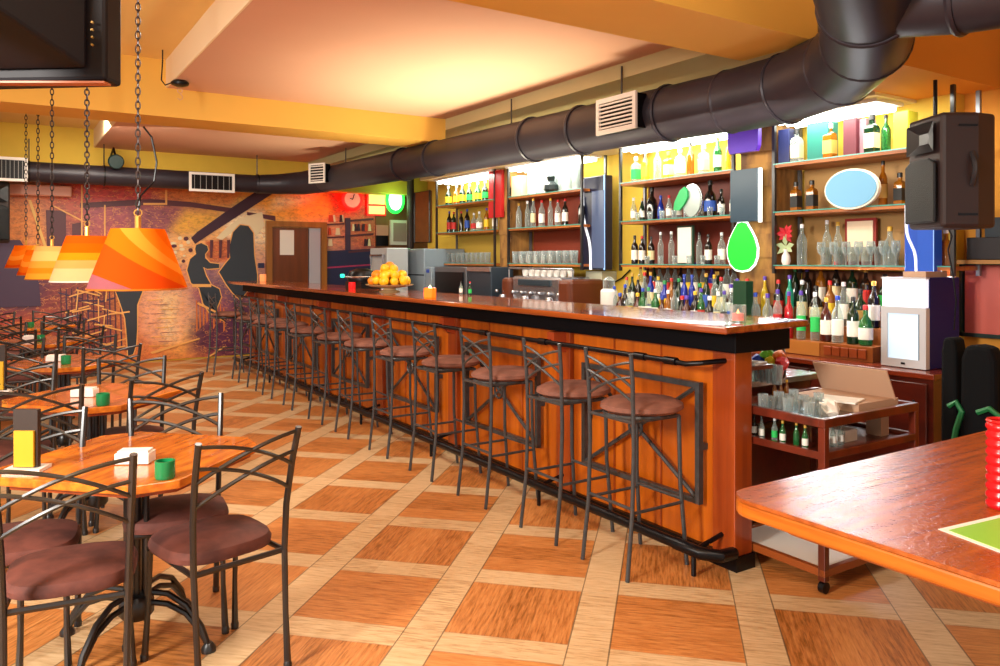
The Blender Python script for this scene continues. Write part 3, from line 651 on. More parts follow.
for i, (dx_, dy_) in enumerate([(-.02, -.12), (-.06, -.05), (-.05, 0), (-.1, 0)]):
    p = Vector((TAB[i][0]+dx_, TAB[i][1]+dy_, .736)); t = thing('napkin_box', 'cream paper napkin holder on '+TN[i], 'napkin holder', (p.x, p.y, .736), 'napkin holders on the dining tables')
    b = NB(); box(b, (p.x, p.y, .757), (.125, .075, .040), -.5); obj('holder_box', b, WHITE, t, bevel=.003)
    b = NB(); box(b, (p.x, p.y, .781), (.11, .06, .008), -.47); obj('napkins', b, PAPER, t)
def menu_stand(x, y, label, w=.09, h=.21):
    p = pz(x, y, .736); t = thing('menu_stand', label, 'menu stand', (p.x, p.y, .736))
    b = NB(); box(b, (p.x, p.y, .742), (.13, .09, .012), -.5); obj('base', b, WHITE, t)
    b = NB(); box(b, (p.x, p.y, .748+h/2), (w, .02, h), -.6); obj('panel', b, mat('dark_brown_card', '#2a1c14', .5), t)
    b = NB(); box(b, (p.x-.006, p.y-.009, .748+h*.33), (w*.8, .02, h*.62), -.6); obj('yellow_card', b, mat('yellow_card', '#c89a10', .5), t)
menu_stand(27, 470, 'dark menu stand with yellow lower half on the nearest table')
menu_stand(1, 392, 'tall yellow menu stand on the second nearest table at the left edge', .06, .26)

# pendant lamps
def shade_mat(kind):
    m = bpy.data.materials.new('lampshade_fabric_%d' % kind); m.use_nodes = True; nt = m.node_tree; L = nt.links.new
    for n in list(nt.nodes): nt.nodes.remove(n)
    out = nt.nodes.new('ShaderNodeOutputMaterial'); tc = nt.nodes.new('ShaderNodeTexCoord'); sp = nt.nodes.new('ShaderNodeSeparateXYZ'); L(tc.outputs['Object'], sp.inputs[0])
    cr = nt.nodes.new('ShaderNodeValToRGB'); cr.color_ramp.interpolation = 'CONSTANT'
    if kind in (0, 3):
        vm = nt.nodes.new('ShaderNodeVectorMath'); vm.operation = 'DISTANCE'; L(tc.outputs['Object'], vm.inputs[0])
        vm.inputs[1].default_value = (.14, .0, .27) if kind == 0 else (-.10, -.1, .30); src = vm.outputs['Value']; st_ = [(0, '#f08a18'), (.13, '#f49a22'), (.18, '#f8b440'), (.225, '#f08a1c'), (.275, '#e86018'), (.37, '#b87078')]
    else:
        src = sp.outputs[2]; st_ = [(0, '#fbd8a0'), (.07, '#f8c070'), (.11, '#fbb020'), (.15, '#f08010'), (.2, '#e87418')] if kind == 1 else [(0, '#f8c040'), (.04, '#f8a828'), (.08, '#f8c050'), (.13, '#fbdc90'), (.2, '#f8d080')]
    L(src, cr.inputs[0]); e = cr.color_ramp.elements
    e[0].position = 0; e[0].color = lin(st_[0][1]); e[1].position = st_[-1][0]; e[1].color = lin(st_[-1][1])
    for p_, c_ in st_[1:-1]: k = e.new(p_); k.color = lin(c_)
    df = nt.nodes.new('ShaderNodeBsdfDiffuse'); tr = nt.nodes.new('ShaderNodeBsdfTranslucent'); L(cr.outputs[0], df.inputs[0]); L(cr.outputs[0], tr.inputs[0])
    ms = nt.nodes.new('ShaderNodeMixShader'); ms.inputs[0].default_value = .5; L(df.outputs[0], ms.inputs[1]); L(tr.outputs[0], ms.inputs[2]); L(ms.outputs[0], out.inputs[0])
    return m
CHAINM = mat('dark_chain', '#3c3230', .35, .7)
def chain(bm, x, y, z0, z1, ln=.05, r=.0035, wv=.011):
    n = int((z1-z0)/(ln*.78)); 
    for i in range(n):
        z = z0+(z1-z0)*(i+.5)/n; h = (z1-z0)/n*.64; pts = []
        for k in range(10):
            a = 2*PI*k/10; u, v = wv*math.cos(a), h*math.sin(a); pts.append((x+(u if i % 2 else 0), y+(0 if i % 2 else u), z+v))
        tube(bm, pts, r, 5, closed=True)
LP = [(138, 3.42, 2, 0), (87, 4.75, 2, 1), (52, 6.6, 2, 2), (38, 8.1, 2, 3), (26, 9.4, 2, 3)]
LD = ['large orange lampshade with curved stripes on a chain, over the nearest table', 'orange and yellow banded lampshade on a chain, second nearest', 'pale yellow banded lampshade on a chain, third in the row', 'small orange arc-striped lampshade on a chain, fourth in the row', 'farthest lampshade on a chain, orange with a red wedge, at the far left']
PR = [(.187, 1.385, .10, 1.625), (.18, 1.385, .10, 1.63), (.175, 1.36, .105, 1.60), (.165, 1.365, .09, 1.59), (.19, 1.42, .10, 1.65)]
for i, (px, Y, _, kind) in enumerate(LP):
    a_, b_ = ray(px); X = a_*Y/b_; r0, z0, r1, z1 = PR[i]
    t = thing('pendant_lamp', LD[i], 'lamp', (X, Y, z0), 'pendant lamps over the dining tables')
    bm = NB(); n = 40; rg = []
    for r, z in ((r0, z0), (r0*.66+r1*.34, z0*.66+z1*.34), (r0*.33+r1*.67, z0*.33+z1*.67), (r1, z1), (r1-.004, z1-.002), (r0-.006, z0+.002)):
        rg.append([bm.verts.new((X+r*math.cos(2*PI*k/n), Y+r*math.sin(2*PI*k/n), z)) for k in range(n)])
    for a, c in zip(rg, rg[1:]+rg[:1]):
        for k in range(n): bm.faces.new((a[k], a[(k+1) % n], c[(k+1) % n], c[k]))
    obj('lamp_shade', bm, shade_mat(kind), t, smooth=1)
    bm = NB(); torus(bm, (X, Y, z0), r0-.002, .004, 'Z', 40, 6); obj('shade_rim', bm, WHITE if kind == 1 else TABE, t)
    bm = NB()
    for k in range(3): tube(bm, [(X, Y, z1-.01), (X+r1*math.cos(k*2.094), Y+r1*math.sin(k*2.094), z1-.01)], .003, 5)
    tube(bm, [(X, Y, z1-.09), (X, Y, z1+.05)], .012, 8); torus(bm, (X, Y, z1+.065), .014, .003, 'Y', 12, 5); obj('lamp_fitting', bm, mat('brass', '#d8a048', .3, .6), t)
    bm = NB(); lathe(bm, [(.01, z1-.16), (.028, z1-.145), (.03, z1-.125), (.014, z1-.09)], (X, Y, 0), 14); obj('bulb', bm, mat('warm_bulb', '#fff0c8', emit='#ffdca0', es=12), t, smooth=1)
    bm = NB(); top = 3.3 if not (7.5 < Y < 8.02) else 2.79; chain(bm, X, Y, z1+.06, top-.03, .036 if i < 2 else .05, .003 if i == 0 else .004, .0085 if i == 0 else .011); obj('chain', bm, CHAINM, t)
    bm = NB(); lathe(bm, [(.045, top), (.045, top-.03), (.02, top-.035)][::-1], (X, Y, 0), 14); obj('ceiling_cup', bm, BLACK, t)
    if i == 0:
        obj('flex', TB([(X+.02, Y, 2.04), (X+.05, Y, 2.0), (X+.07, Y, 1.9), (X+.06, Y, 1.82), (X+.01, Y, 1.76), (X, Y, 1.70)], .004, 6), BLACK, t)
    point('lampshade_bulb_light', (X, Y, z1-.13), 9 if i == 0 else 10, (1, .72, .4), .03)
# hook cup and small spotlight
p = pY(180, 84, 6.7); p.z = 3.05; a_, b_ = ray(180); d_ = (3.05-CAM_H)*FPX/(HOR-81); X, Y = a_*d_, b_*d_
t = thing('ceiling_hook', 'black cup with a hanging hook under the pink panel corner', 'hook', (X, Y, 3.05))
b = NB(); lathe(b, [(.03, 3.0), (.07, 3.015), (.075, 3.035), (.06, 3.05)], (X, Y, 0), 18); obj('cup', b, BLACK, t, smooth=1)
b = NB(); torus(b, (X, Y, 2.965), .02, .004, 'Y', 14, 6); tube(b, [(X, Y, 2.945), (X+.02, Y, 2.92), (X+.02, Y, 2.90), (X, Y, 2.885), (X-.02, Y, 2.9)], .004, 6); obj('hook', b, mat('pale_hook', '#d8a888', .3, .5), t)
b = NB(); tube(b, [(X-.06, Y, 3.03), (X-.12, Y, 3.0), (X-.15, Y, 3.04), (X-.14, Y, 3.2), (X-.14, Y, 3.3)], .006, 6); obj('flex', b, BLACK, t)
p = pY(116, 161, 11.4)
t = thing('spotlight', 'small dark green spotlight on top of the wall duct', 'spotlight', p)
b = NB(); Mx = Matrix.Translation(p+Vector((0, .05, 0))) @ Matrix.Rotation(math.radians(100), 4, 'X'); lathe(b, [(.04, -.09), (.09, -.05), (.1, .06), (.085, .08)], n=16, m=Mx); obj('housing', b, mat('dark_green_metal', '#10302c', .4), t, smooth=1)
b = NB(); tube(b, [p+Vector((0, .05, .05)), p+Vector((0, .25, .2)), (p.x, 12.0, p.z+.12)], .015, 8); obj('arm', b, BLACK, t)

# ================================================================== BACK BAR
cab = thing('back_bar_cabinet', 'dark red wooden cabinet behind the bar under the bottles', 'cabinet', (4.6, 5, 0))
CY0, CY1 = 2.40, 8.76
obj('body', BX(4.53, 5.19, CY0+.01, CY1, 0, .81), WOODD, cab)
obj('worktop', BX(4.48, 5.19, CY0-.02, CY1, .81, .845), mat('red_brown_worktop', '#7c2c10', .25, col2='#5c1c0a', nscale=(16, 1.5, 16), coat=.3), cab, bevel=.006)
yy = CY0+.03
for k in range(8):
    y2 = yy+.78
    dr = obj('door', BX(4.51, 4.53, yy+.01, max(yy+.1, min(y2, CY1)-.01), .06, .78), WOODD, cab, bevel=.004); obj('handle', TB([(4.50, yy+.08, .55), (4.50, yy+.08, .68)], .007), BLACK, dr); yy = y2
stp = thing('bottle_step', 'stepped wooden bottle display standing on the back cabinet', 'display step', (4.8, 4, .845))
LW = mat('light_step_wood', '#a05a20', .35, col2='#7c3e12', nscale=(14, 1.5, 6))
obj('lower_step', BX(4.66, 5.19, 2.86, 5.5, .845, .945), LW, stp, bevel=.003)
obj('middle_step', BX(4.81, 5.19, 2.86, 5.5, .945, 1.05), LW, stp); obj('upper_step', BX(4.96, 5.19, 2.86, 5.5, 1.05, 1.15), LW, stp)
b = NB()
for k in range(5): obj('drawer', BX(4.648, 4.66, 2.90+k*.062, 2.955+k*.062, .865, .925), mat('drawer_wood', '#8a3c14', .35), stp, bevel=.003)
obj('light_block', BX(4.655, 4.66, 3.24, 3.6, .85, .94), mat('light_block_wood', '#b0702c', .4), stp)
# shelf units
UN = [('near shelf unit', 2.46, 3.75), ('middle shelf unit', 4.13, 5.45), ('shelf unit by the coffee machine', 6.02, 7.34), ('far shelf unit', 7.63, 9.06)]
SZ = [1.46, 1.855, 2.21]
BACKM = [mat('tan_backboard', '#a88048', .6), mat('red_brown_backboard', '#6c2412', .5), mat('rust_backboard', '#7c2c14', .5), mat('yellow_backboard', '#c0a03c', .6)]
for (nm, y0, y1), bkm in zip(UN, BACKM):
    u = thing('shelf_unit', {'near shelf unit': 'metal and wood bottle shelves by the hanging loudspeaker', 'middle shelf unit': 'metal and wood bottle shelves left of the round green sign', 'shelf unit by the coffee machine': 'metal and wood shelves above the coffee machine', 'far shelf unit': 'narrow metal and wood bottle shelves at the far end of the bar'}[nm], 'shelves', (4.85, y0, 1.4), 'shelves behind the bar')
    for z in SZ:
        obj('shelf', BX(4.84, 5.17, y0, y1, z-.025, z), WOODS, u)
        obj('glass_edge', BX(4.832, 4.84, y0, y1, z-.004, z+.004), mat('green_glass_edge', '#4c9a8c', .1), u)
    for y_ in (y0, y1):
        for x_ in (4.845, 5.15): obj('upright', BX(x_-.012, x_+.012, y_-.012, y_+.012, 1.40, 2.56), STEELD if x_ > 5 else IRON, u)
    obj('backboard', BX(5.175, 5.197, y0+.25, y1-.02, 1.46, 2.2), bkm, u)
    if y1 < 5.6: obj('lower_backboard', BX(5.175, 5.197, max(y0, 2.9), y1, 1.16, 1.42), mat('brown_backboard', '#7a4420', .6, noise=.3), u)
# fluorescent battens under the canopy
TUBE = mat('fluorescent_tube', '#ffffff', emit='#f4fff4', es=7)
for k, (nm, y0, y1) in enumerate(UN):
    y0b = max(y0, 2.9)
    t = thing('strip_light', 'bright fluorescent strip light above the '+['near', 'middle', 'third', 'far'][k]+' bottle shelves', 'light', (4.9, y0b, 2.55), 'strip lights above the shelves')
    obj('batten', BX(4.80, 5.12, y0b+.02, y1, 2.535, 2.558), WHITE, t)
    for x_ in (4.86, 4.96, 5.06): obj('tube', TB([(x_, y0b+.05, 2.515), (x_, y1-.03, 2.515)], .018, 8), TUBE, t)
# pillars between units
ROUGHW = mat('rough_timber', '#a87838', .8, col2='#5c3a1c', nscale=(9, 9, 3), bump=.5)
for nm, y0, y1, lab in (('timber_pillar', 3.775, 4.105, 'rough timber clad pillar behind the round green sign'), ('timber_pillar', 7.365, 7.605, 'rough timber clad pillar behind the red hanging board')):
    t = thing(nm, lab, 'pillar', (4.95, y0, .845)); obj('cladding', BX(4.9, 5.2, y0, y1, 1.16 if y0 < 5 else .845, 2.56), ROUGHW, t)
    b = NB()
    for k in range(5): bx(b, 4.885, 4.9, y0, y0+(y1-y0)*(.9 if k % 2 else 1), 1.25+k*.27, 1.33+k*.27+.1)
    obj('plank', b, ROUGHW, t)
# yellow wall panel lit between units: wood panels on the far left
for x0, x1, y0, y1, lab in ((416, 431, 193, 242, 'framed brown board on the yellow wall left of the far shelves'),):
    p0, p1 = pX(x0, y0, 5.18), pX(x1, y1, 5.18); t = thing('wall_board', lab, 'board', (5.18, p0.y, p1.z))
    obj('panel', BX(5.16, 5.198, p1.y, p0.y, p1.z, p0.z), mat('brown_board', '#7c4c1c', .5, noise=.2), t)
    b = NB(); tube(b, [(5.16, p1.y, p1.z), (5.16, p0.y, p1.z), (5.16, p0.y, p0.z), (5.16, p1.y, p0.z)], .015, 6, closed=True); obj('frame', b, IRON, t)

# ---------------------------------------------------------------- signs
def sign_X(name, label, cat, x0, y0, x1, y1, X, m, th=.04, edge=None, ellipse=False, poly=None, em=.012):
    p0, p1 = pX(x0, y0, X), pX(x1, y1, X); cy, cz = (p0.y+p1.y)/2, (p0.z+p1.z)/2; ry, rz = abs(p0.y-p1.y)/2, abs(p0.z-p1.z)/2
    t = thing(name, label, cat, (X, cy, cz-rz))
    if poly: P = [(cy-u*ry, cz+v*rz) for u, v in poly]
    elif ellipse: P = ell(cy, cz, ry, rz)
    else: P = [(cy-ry, cz-rz), (cy+ry, cz-rz), (cy+ry, cz+rz), (cy-ry, cz+rz)]
    if edge:
        Q = [(cy+(a-cy)*(1+em/ry), cz+(b_-cz)*(1+em/rz)) for a, b_ in P]; b = NB(); prism(b, Q, X, X+th, MX); obj('border', b, edge, t)
    b = NB(); prism(b, P, X-.008, X+(.0 if edge else th), MX); obj('face', b, m, t)
    return t
GLOWW = mat('white_neon', '#ffffff', emit='#f0fff0', es=1.3)
sign_X('round_sign', 'glowing bright green pear-shaped sign on the timber pillar', 'sign', 728, 223, 757, 271, 4.82, mat('green_sign', '#18d830', .4, emit='#10e028', es=.55), edge=GLOWW, th=.012,
       poly=[(-.45, .78), (-.3, .95), (0, 1), (.3, .95), (.45, .78), (.62, .6), (.85, .3), (1, -.05), (.98, -.4), (.8, -.72), (.45, -.94), (0, -1), (-.45, -.94), (-.8, -.72), (-.98, -.4), (-1, -.05), (-.85, .3), (-.62, .6)])
t = sign_X('square_sign', 'dark teal square light box above the green sign', 'sign', 731, 171, 758, 221, 4.80, mat('dark_teal', '#1d3a4c', .35), th=.03)
q0, q1 = pX(758.2, 168, 4.80), pX(761, 222, 4.80); obj('lit_edge', BX(4.80, 4.815, q1.y, q0.y, q1.z, q0.z), GLOWW, t, label='glowing white right edge')
sign_X('small_sign', 'small purple rounded sign hanging under the duct', 'sign', 728, 126, 759, 151, 4.70, mat('purple_sign', '#4c1ca0', .4, emit='#4010a0', es=.25), th=.03, poly=[(-1, 1), (1, 1), (.97, -.6), (.85, -.95), (-.85, -.95), (-.97, -.6)])
sign_X('oval_sign', 'pale blue oval sign with cream rim on the near shelves', 'sign', 826, 173, 877, 206, 4.80, mat('pale_blue', '#6ea8cc', .6), ellipse=True, edge=mat('cream_rim', '#f0e8d0', .3), th=.03)
def tower(label, x0, y0, x1, y1, X, body, mid, n1):
    p0, p1 = pX(x0, y0, X), pX(x1, y1, X); t = thing('light_box', label, 'sign', (X, p1.y, p1.z)); H = p0.z-p1.z; Wd = p0.y-p1.y
    obj('box', BX(X, X+.10, p1.y, p0.y, p1.z, p0.z), body, t, bevel=.01)
    b = NB(); P = []
    for k in range(13): v = k/12; P.append((p0.y-Wd*(.06+.34*(1/(1+math.exp((v-.42)*14)))), p1.z+H*v*.98))
    for k in range(12, -1, -1): P.append((P[k][0]-Wd*.07, P[k][1]))
    prism(b, P, X-.012, X, MX); obj('curved_stripe', b, mat('sign_white', '#e8f0ff', .3, emit='#ffffff', es=.5), t, label='white S-curved stripe')
    b = NB(); bx(b, X-.008, X, p1.y+Wd*.02, p0.y-Wd*.48, p1.z+H*.02, p0.z-H*.16); obj('panel', b, mid, t)
    b = NB(); bx(b, X-.004, X, p1.y-.0, p1.y+Wd*.05, p1.z, p0.z); obj('lit_edge', b, n1, t)
tower('tall blue light box with white curved stripe above the small fridge', 904, 204, 934, 273, 4.80, mat('royal_blue', '#1c48a8', .3, emit='#1c48a8', es=.15), mat('royal_blue2', '#2050b4', .3, emit='#2050b4', es=.12), mat('blue_edge', '#90c0ff', emit='#a0c8ff', es=.5))
tower('tall navy light box with curved stripe on the yellow wall', 581, 178, 605, 270, 4.95, mat('navy', '#101430', .3), mat('slate_blue', '#4a5878', .3, emit='#4a5878', es=.1), mat('blue_edge'))
sign_X('hanging_board', 'red hanging board on the timber pillar beside the far shelves', 'sign', 489, 172, 502, 217, 4.85, mat('red_board', '#b01414', .5), th=.03)
p0, p1 = pX(586, 271, 5.0), pX(602, 281, 5.0); tag(obj('switch_box', BX(5.0, 5.19, p1.y, p0.y, p1.z, p0.z), mat('pale_grey_plastic', '#b0b098', .5)), 'small grey box under the navy light box on the yellow wall', 'box')
pts = [pX(x, y, 5.18) for x, y in ((604, 270), (610, 279), (615, 282), (622, 278), (630, 270))]; tag(obj('cable', TB(pts, .008, 6), BLACK), 'black cable drooping across the yellow wall', 'cable')
pts = [pX(x, y, 5.18) for x, y in ((596, 281), (603, 293), (608, 301), (615, 303), (622, 304))]; tag(obj('cable', TB(pts, .008, 6), BLACK), 'black cable hanging below the grey wall box', 'cable')

# ---------------------------------------------------------------- bottles
def bm_lathe(prof, n=14):
    b = NB(); lathe(b, prof, n=n); return b
def glass_mat(name, col, rough=.06, tr=.7): return mat('bottle_'+name, col, rough, trans=tr, spec=.7)
GM = {'clear': thin_glass('bottle_clear', '#dde8e4', .12), 'green': glass_mat('green', '#2c7a3c', tr=.45), 'dark green': glass_mat('dark_green', '#16301c', tr=.2), 'amber': glass_mat('amber', '#b06a18', tr=.45),
      'dark': glass_mat('dark', '#17120f', tr=.0), 'yellow': glass_mat('yellow', '#e0c030', tr=.45), 'blue': glass_mat('blue', '#2038b0', tr=.4), 'red': glass_mat('red', '#b81420', tr=.2), 'brown': glass_mat('brown', '#4c1c10', tr=.15), 'turquoise': glass_mat('turquoise', '#20b090', tr=.4)}
CM = {n: mat('cap_'+n, c, .4) for n, c in (('red', '#c41c1c'), ('black', '#141414'), ('purple', '#5030a0'), ('gold', '#c89a30'), ('white', '#e8e8e8'), ('blue', '#2040a8'), ('green', '#1c8c48'), ('yellow', '#e0b020'))}
LM = {n: mat('label_'+n, c, .6) for n, c in (('white', '#f0ece0'), ('cream', '#e0d0a0'), ('yellow', '#e8c020'), ('red', '#c02820'), ('green', '#28c058'), ('black', '#161616'), ('blue', '#2850a8'), ('gold', '#c8a050'))}
PROF = {'tall': ([(.030, 0), (.036, .006), (.036, .185), (.030, .205), (.014, .235), (.0125, .285)], .0375, (.05, .15), (.0145, .275, .305), 14, 0),
        'round': ([(.034, 0), (.042, .008), (.044, .12), (.036, .16), (.016, .19), (.014, .24)], .0455, (.04, .115), (.017, .23, .262), 14, 0),
        'square': ([(.040, 0), (.050, .005), (.050, .17), (.042, .19), (.018, .205), (.017, .24)], .0512, (.04, .14), (.021, .23, .268), 4, 1),
        'slim': ([(.026, 0), (.030, .006), (.030, .20), (.022, .225), (.012, .25), (.0115, .31)], .0312, (.06, .16), (.0135, .30, .33), 14, 0),
        'small': ([(.020, 0), (.024, .004), (.024, .10), (.018, .12), (.010, .14), (.009, .17)], .0252, (.03, .085), (.0115, .165, .188), 10, 0)}
PM = {}
for k, (pr, lr, lz, cp, n, sq) in PROF.items():
    def mk(b, nm):
        me = bpy.data.meshes.new(nm)
        if sq: bmesh.ops.rotate(b, verts=b.verts, cent=(0, 0, 0), matrix=Matrix.Rotation(0, 3, 'Z'))
        bmesh.ops.recalc_face_normals(b, faces=b.faces); b.to_mesh(me); b.free(); me.materials.append(None); me.shade_smooth()
        try: me.set_sharp_from_angle(angle=math.radians(40))
        except Exception: pass
        return me
    b1 = NB(); lathe(b1, pr, n=n); b2 = NB(); lathe(b2, [(lr-.004, lz[0]), (lr, lz[0]), (lr, lz[1]), (lr-.004, lz[1])], n=n); b3 = NB(); lathe(b3, [(cp[0], cp[1]), (cp[0], cp[2]-.004), (cp[0]*.8, cp[2])], n=12)
    PM[k] = (mk(b1, 'bottle'), mk(b2, 'label'), mk(b3, 'cap'), cp[2])
def setm(o, m): o.material_slots[0].link = 'OBJECT'; o.material_slots[0].material = m
NBOT = 0
def bottle(x, y, z, kind, g, cap, lb, label, group, s=1.0):
    global NBOT; NBOT += 1
    me = PM[kind]; o = bpy.data.objects.new('bottle', me[0]); C.objects.link(o); o.location = (x, y, z); o.scale = (s, s, s); o.rotation_euler = (0, 0, random.uniform(-.4, .4) if kind != 'square' else random.uniform(-.1, .1)); setm(o, GM[g])
    tag(o, label, 'bottle', group)
    if lb: l = bpy.data.objects.new('paper_label', me[1]); C.objects.link(l); l.parent = o; setm(l, LM[lb])
    c = bpy.data.objects.new('cap', me[2]); C.objects.link(c); c.parent = o; setm(c, CM[cap])
    return o
def desc(g, cap, lb): return '%s bottle, %s cap%s' % (g, cap, ', %s label' % lb if lb else '')
def row(specs, y1, y0, x, z, place, group, jx=.02, s=1.0):
    n = len(specs)
    for i, sp in enumerate(specs):
        if sp is None: continue
        kind, g, cap, lb = sp; y = y1+(y0-y1)*(i+.5)/n+random.uniform(-.008, .008)
        bottle(x+random.uniform(-jx, jx), y, z, kind, g, cap, lb, desc(g, cap, lb)+', '+ordl(i)+', '+place, group, s*random.uniform(.96, 1.04))
rc = random.choice
# lower step, right of pillar (photo front row, x 745-880)
sp_front = [('tall', 'clear', 'blue', None), ('tall', 'clear', 'purple', None), ('slim', 'clear', 'purple', 'red'), ('slim', 'red', 'purple', None), ('slim', 'clear', 'purple', 'green'), ('slim', 'clear', 'white', 'green'), ('tall', 'brown', 'gold', 'white'), ('tall', 'clear', 'blue', 'white'), ('tall', 'dark green', 'black', 'white'), ('round', 'green', 'red', 'white')]
row(sp_front, 3.86, 2.90, 4.72, .945, 'front row by fridge', 'bottles on the back counter by the fridge', .01, 1.0)
sp_mid = [('slim', 'yellow', 'purple', None), ('tall', 'dark', 'red', 'red'), ('slim', 'turquoise', 'purple', None), ('tall', 'dark green', 'white', 'cream'), ('round', 'dark', 'black', 'cream'), ('tall', 'amber', 'red', 'yellow'), ('tall', 'clear', 'white', 'white'), ('round', 'dark green', 'black', 'gold'), ('tall', 'dark', 'gold', 'white')]
row(sp_mid, 3.9, 2.92, 4.87, 1.05, 'middle row by fridge', 'bottles on the back counter by the fridge', .01)
sp_back = [('tall', 'green', 'yellow', 'yellow'), ('tall', 'dark green', 'green', None), ('tall', 'dark', 'purple', None), ('tall', 'amber', 'gold', 'white'), ('slim', 'dark', 'red', 'cream'), ('tall', 'dark green', 'white', 'white'), ('tall', 'dark', 'yellow', 'red'), ('round', 'dark green', 'black', 'green')]
row(sp_back, 3.9, 2.95, 5.03, 1.15, 'back row by fridge', 'bottles on the back counter by the fridge', .01)
# mass of bottles left of the pillar
gl = ['clear', 'clear', 'clear', 'clear', 'amber', 'dark', 'dark', 'clear', 'green', 'clear', 'clear', 'brown', 'dark green', 'blue']
for rr, (x_, z_, n, nm) in enumerate(((4.70, .945, 19, 'front'), (4.86, 1.05, 18, 'middle'), (5.03, 1.15, 17, 'back'))):
    sp = [(rc(['slim', 'tall', 'slim', 'tall', 'round']), rc(gl), rc(list(CM)), rc(['white', 'white', 'cream', 'yellow', 'blue', 'red', 'black', None])) for _ in range(n)]
    if rr == 1: sp[9] = ('slim', 'blue', 'blue', None)
    row(sp, 5.42, 3.98, x_, z_, '%s row left of pillar' % nm, 'bottles on the back counter left of the pillar', .012)
# behind and below the counter edge: bottles glimpsed at the bar end
# shelves
def rs(kinds, gls, caps, lbs, n): return [(rc(kinds), rc(gls), rc(caps), rc(lbs)) for _ in range(n)]
def items_row(unit, shelf, specs, y1, y0, x=4.93, s=1.0):
    place = '%s shelf, %s' % (shelf, unit); z = {'bottom': SZ[0], 'middle': SZ[1], 'top': SZ[2]}[shelf]
    row(specs, y1, y0, x, z, place, 'bottles on the shelves behind the bar', .015, s)
# near unit
B = lambda *a: a
def fy(px, X=4.93): return pX(px, 200, X).y
def single(px, kind, g, cap, lb, z, x, where, s=1):
    bottle(x, fy(px, x), z, kind, g, cap, lb, desc(g, cap, lb)+', '+where, 'bottles on the shelves behind the bar', s)
single(797, 'square', 'clear', 'black', 'cream', SZ[2], 4.92, 'top near shelf, left of the green box', .95)
single(830, 'square', 'amber', 'white', 'gold', SZ[2], 4.92, 'top near shelf, right of the green box', .95)
single(872, 'square', 'dark green', 'black', 'cream', SZ[2], 4.92, 'top near shelf, right of the maroon box', 1.0)
single(886, 'tall', 'green', 'black', None, SZ[2], 4.98, 'top near shelf, left of the yellow box', .85)
def gift_box(label, px0, px1, h, m, z, x0=4.89, dx=.12):
    a, c = fy(px0, x0), fy(px1, x0); tag(obj('gift_box', BX(x0, x0+dx, c, a, z, z+h), m, bevel=.003), label, 'box', 'boxes on the shelves')
gift_box('teal green gift box on the top shelf of the near unit', 807, 828, .27, mat('teal_card', '#0c6a5c', .5), SZ[2])
gift_box('navy gift box at the left end of the near top shelf', 778, 789, .26, mat('navy_card', '#182050', .5), SZ[2])
gift_box('maroon gift box on the top shelf of the near unit', 843, 856, .26, mat('maroon_card', '#581c28', .5), SZ[2])
gift_box('mauve gift box right of the maroon box', 857, 866, .25, mat('mauve_card', '#9a7884', .5), SZ[2], 4.93)
gift_box('olive yellow gift box on the top shelf by the loudspeaker', 893, 908, .25, mat('olive_card', '#a8a828', .5), SZ[2])
for px, k in ((796, 'left of the oval sign, first'), (812, 'left of the oval sign, second')): single(px, 'square', 'amber', 'black', 'black', SZ[1], 4.93, k, .82)
single(883, 'slim', 'amber', 'black', 'gold', SZ[1], 4.93, 'just right of the oval sign', .92)
single(900, 'square', 'amber', 'black', 'black', SZ[1], 4.93, 'on the middle shelf behind the loudspeaker', .8)
single(909, 'round', 'amber', 'gold', 'black', SZ[1], 5.02, 'behind the loudspeaker grille', .85)
single(946, 'round', 'amber', 'white', None, SZ[0], 4.98, 'on the bottom shelf between blue light box and red board', .9)
# glassware helper
WG = [(.030, 0), (.030, .004), (.005, .01), (.005, .075), (.026, .10), (.034, .14), (.030, .185), (.027, .185), (.03, .14), (.022, .105), (.002, .085)]
TG = [(.028, 0), (.034, .11), (.031, .11), (.026, .008)]
def gmesh(prof, nm):
    b = NB(); lathe(b, prof, n=14); bmesh.ops.recalc_face_normals(b, faces=b.faces); me = bpy.data.meshes.new(nm); b.to_mesh(me); b.free(); me.materials.append(GLASS); me.shade_smooth(); return me
GW = {'wine_glass': gmesh(WG, 'wine_glass'), 'tumbler': gmesh(TG, 'tumbler')}
def glass(kind, x, y, z, label, group, s=1):
    o = bpy.data.objects.new(kind, GW[kind]); C.objects.link(o); o.location = (x, y, z); o.scale = (s, s, s); tag(o, label, 'glass', group); return o
def grow(kind, n, px0, px1, x, z, place, group, s=1):
    for i in range(n):
        px = px0+(px1-px0)*(i+.5)/n; glass(kind, x, fy(px, x), z, 'clear %s, %s %s' % (kind.replace('_', ' '), ordl(i), place), group, s)
grow('wine_glass', 7, 815, 902, 4.90, SZ[0], 'in the front row on the near bottom shelf', 'glasses on the near bottom shelf', .9)
grow('tumbler', 6, 820, 900, 5.04, SZ[0], 'behind on the near bottom shelf', 'glasses on the near bottom shelf', 1.2)
single(802, 'tall', 'clear', 'white', None, SZ[0], 4.98, 'beside the red flower on the near bottom shelf')
single(827, 'slim', 'clear', 'white', None, SZ[0], 5.06, 'left of the framed red picture', 1)
single(838, 'slim', 'clear', 'gold', None, SZ[0], 5.06, 'just left of the framed red picture', .95)
single(890, 'round', 'clear', 'gold', None, SZ[0], 4.95, 'right of the framed red picture', 1)
# framed picture
p0, p1 = pX(845, 219, 5.1), pX(876, 250, 5.1)
t = thing('picture_frame', 'red framed pale picture standing among the glasses', 'picture', (5.1, p1.y, SZ[0])); 
obj('frame', BX(5.10, 5.12, p1.y, p0.y, SZ[0], p0.z), mat('red_frame', '#8c1c14', .4), t); obj('picture', BX(5.094, 5.10, p1.y+.02, p0.y-.02, SZ[0]+.03, p0.z-.02), mat('peach_print', '#f0d8b8', .5), t)
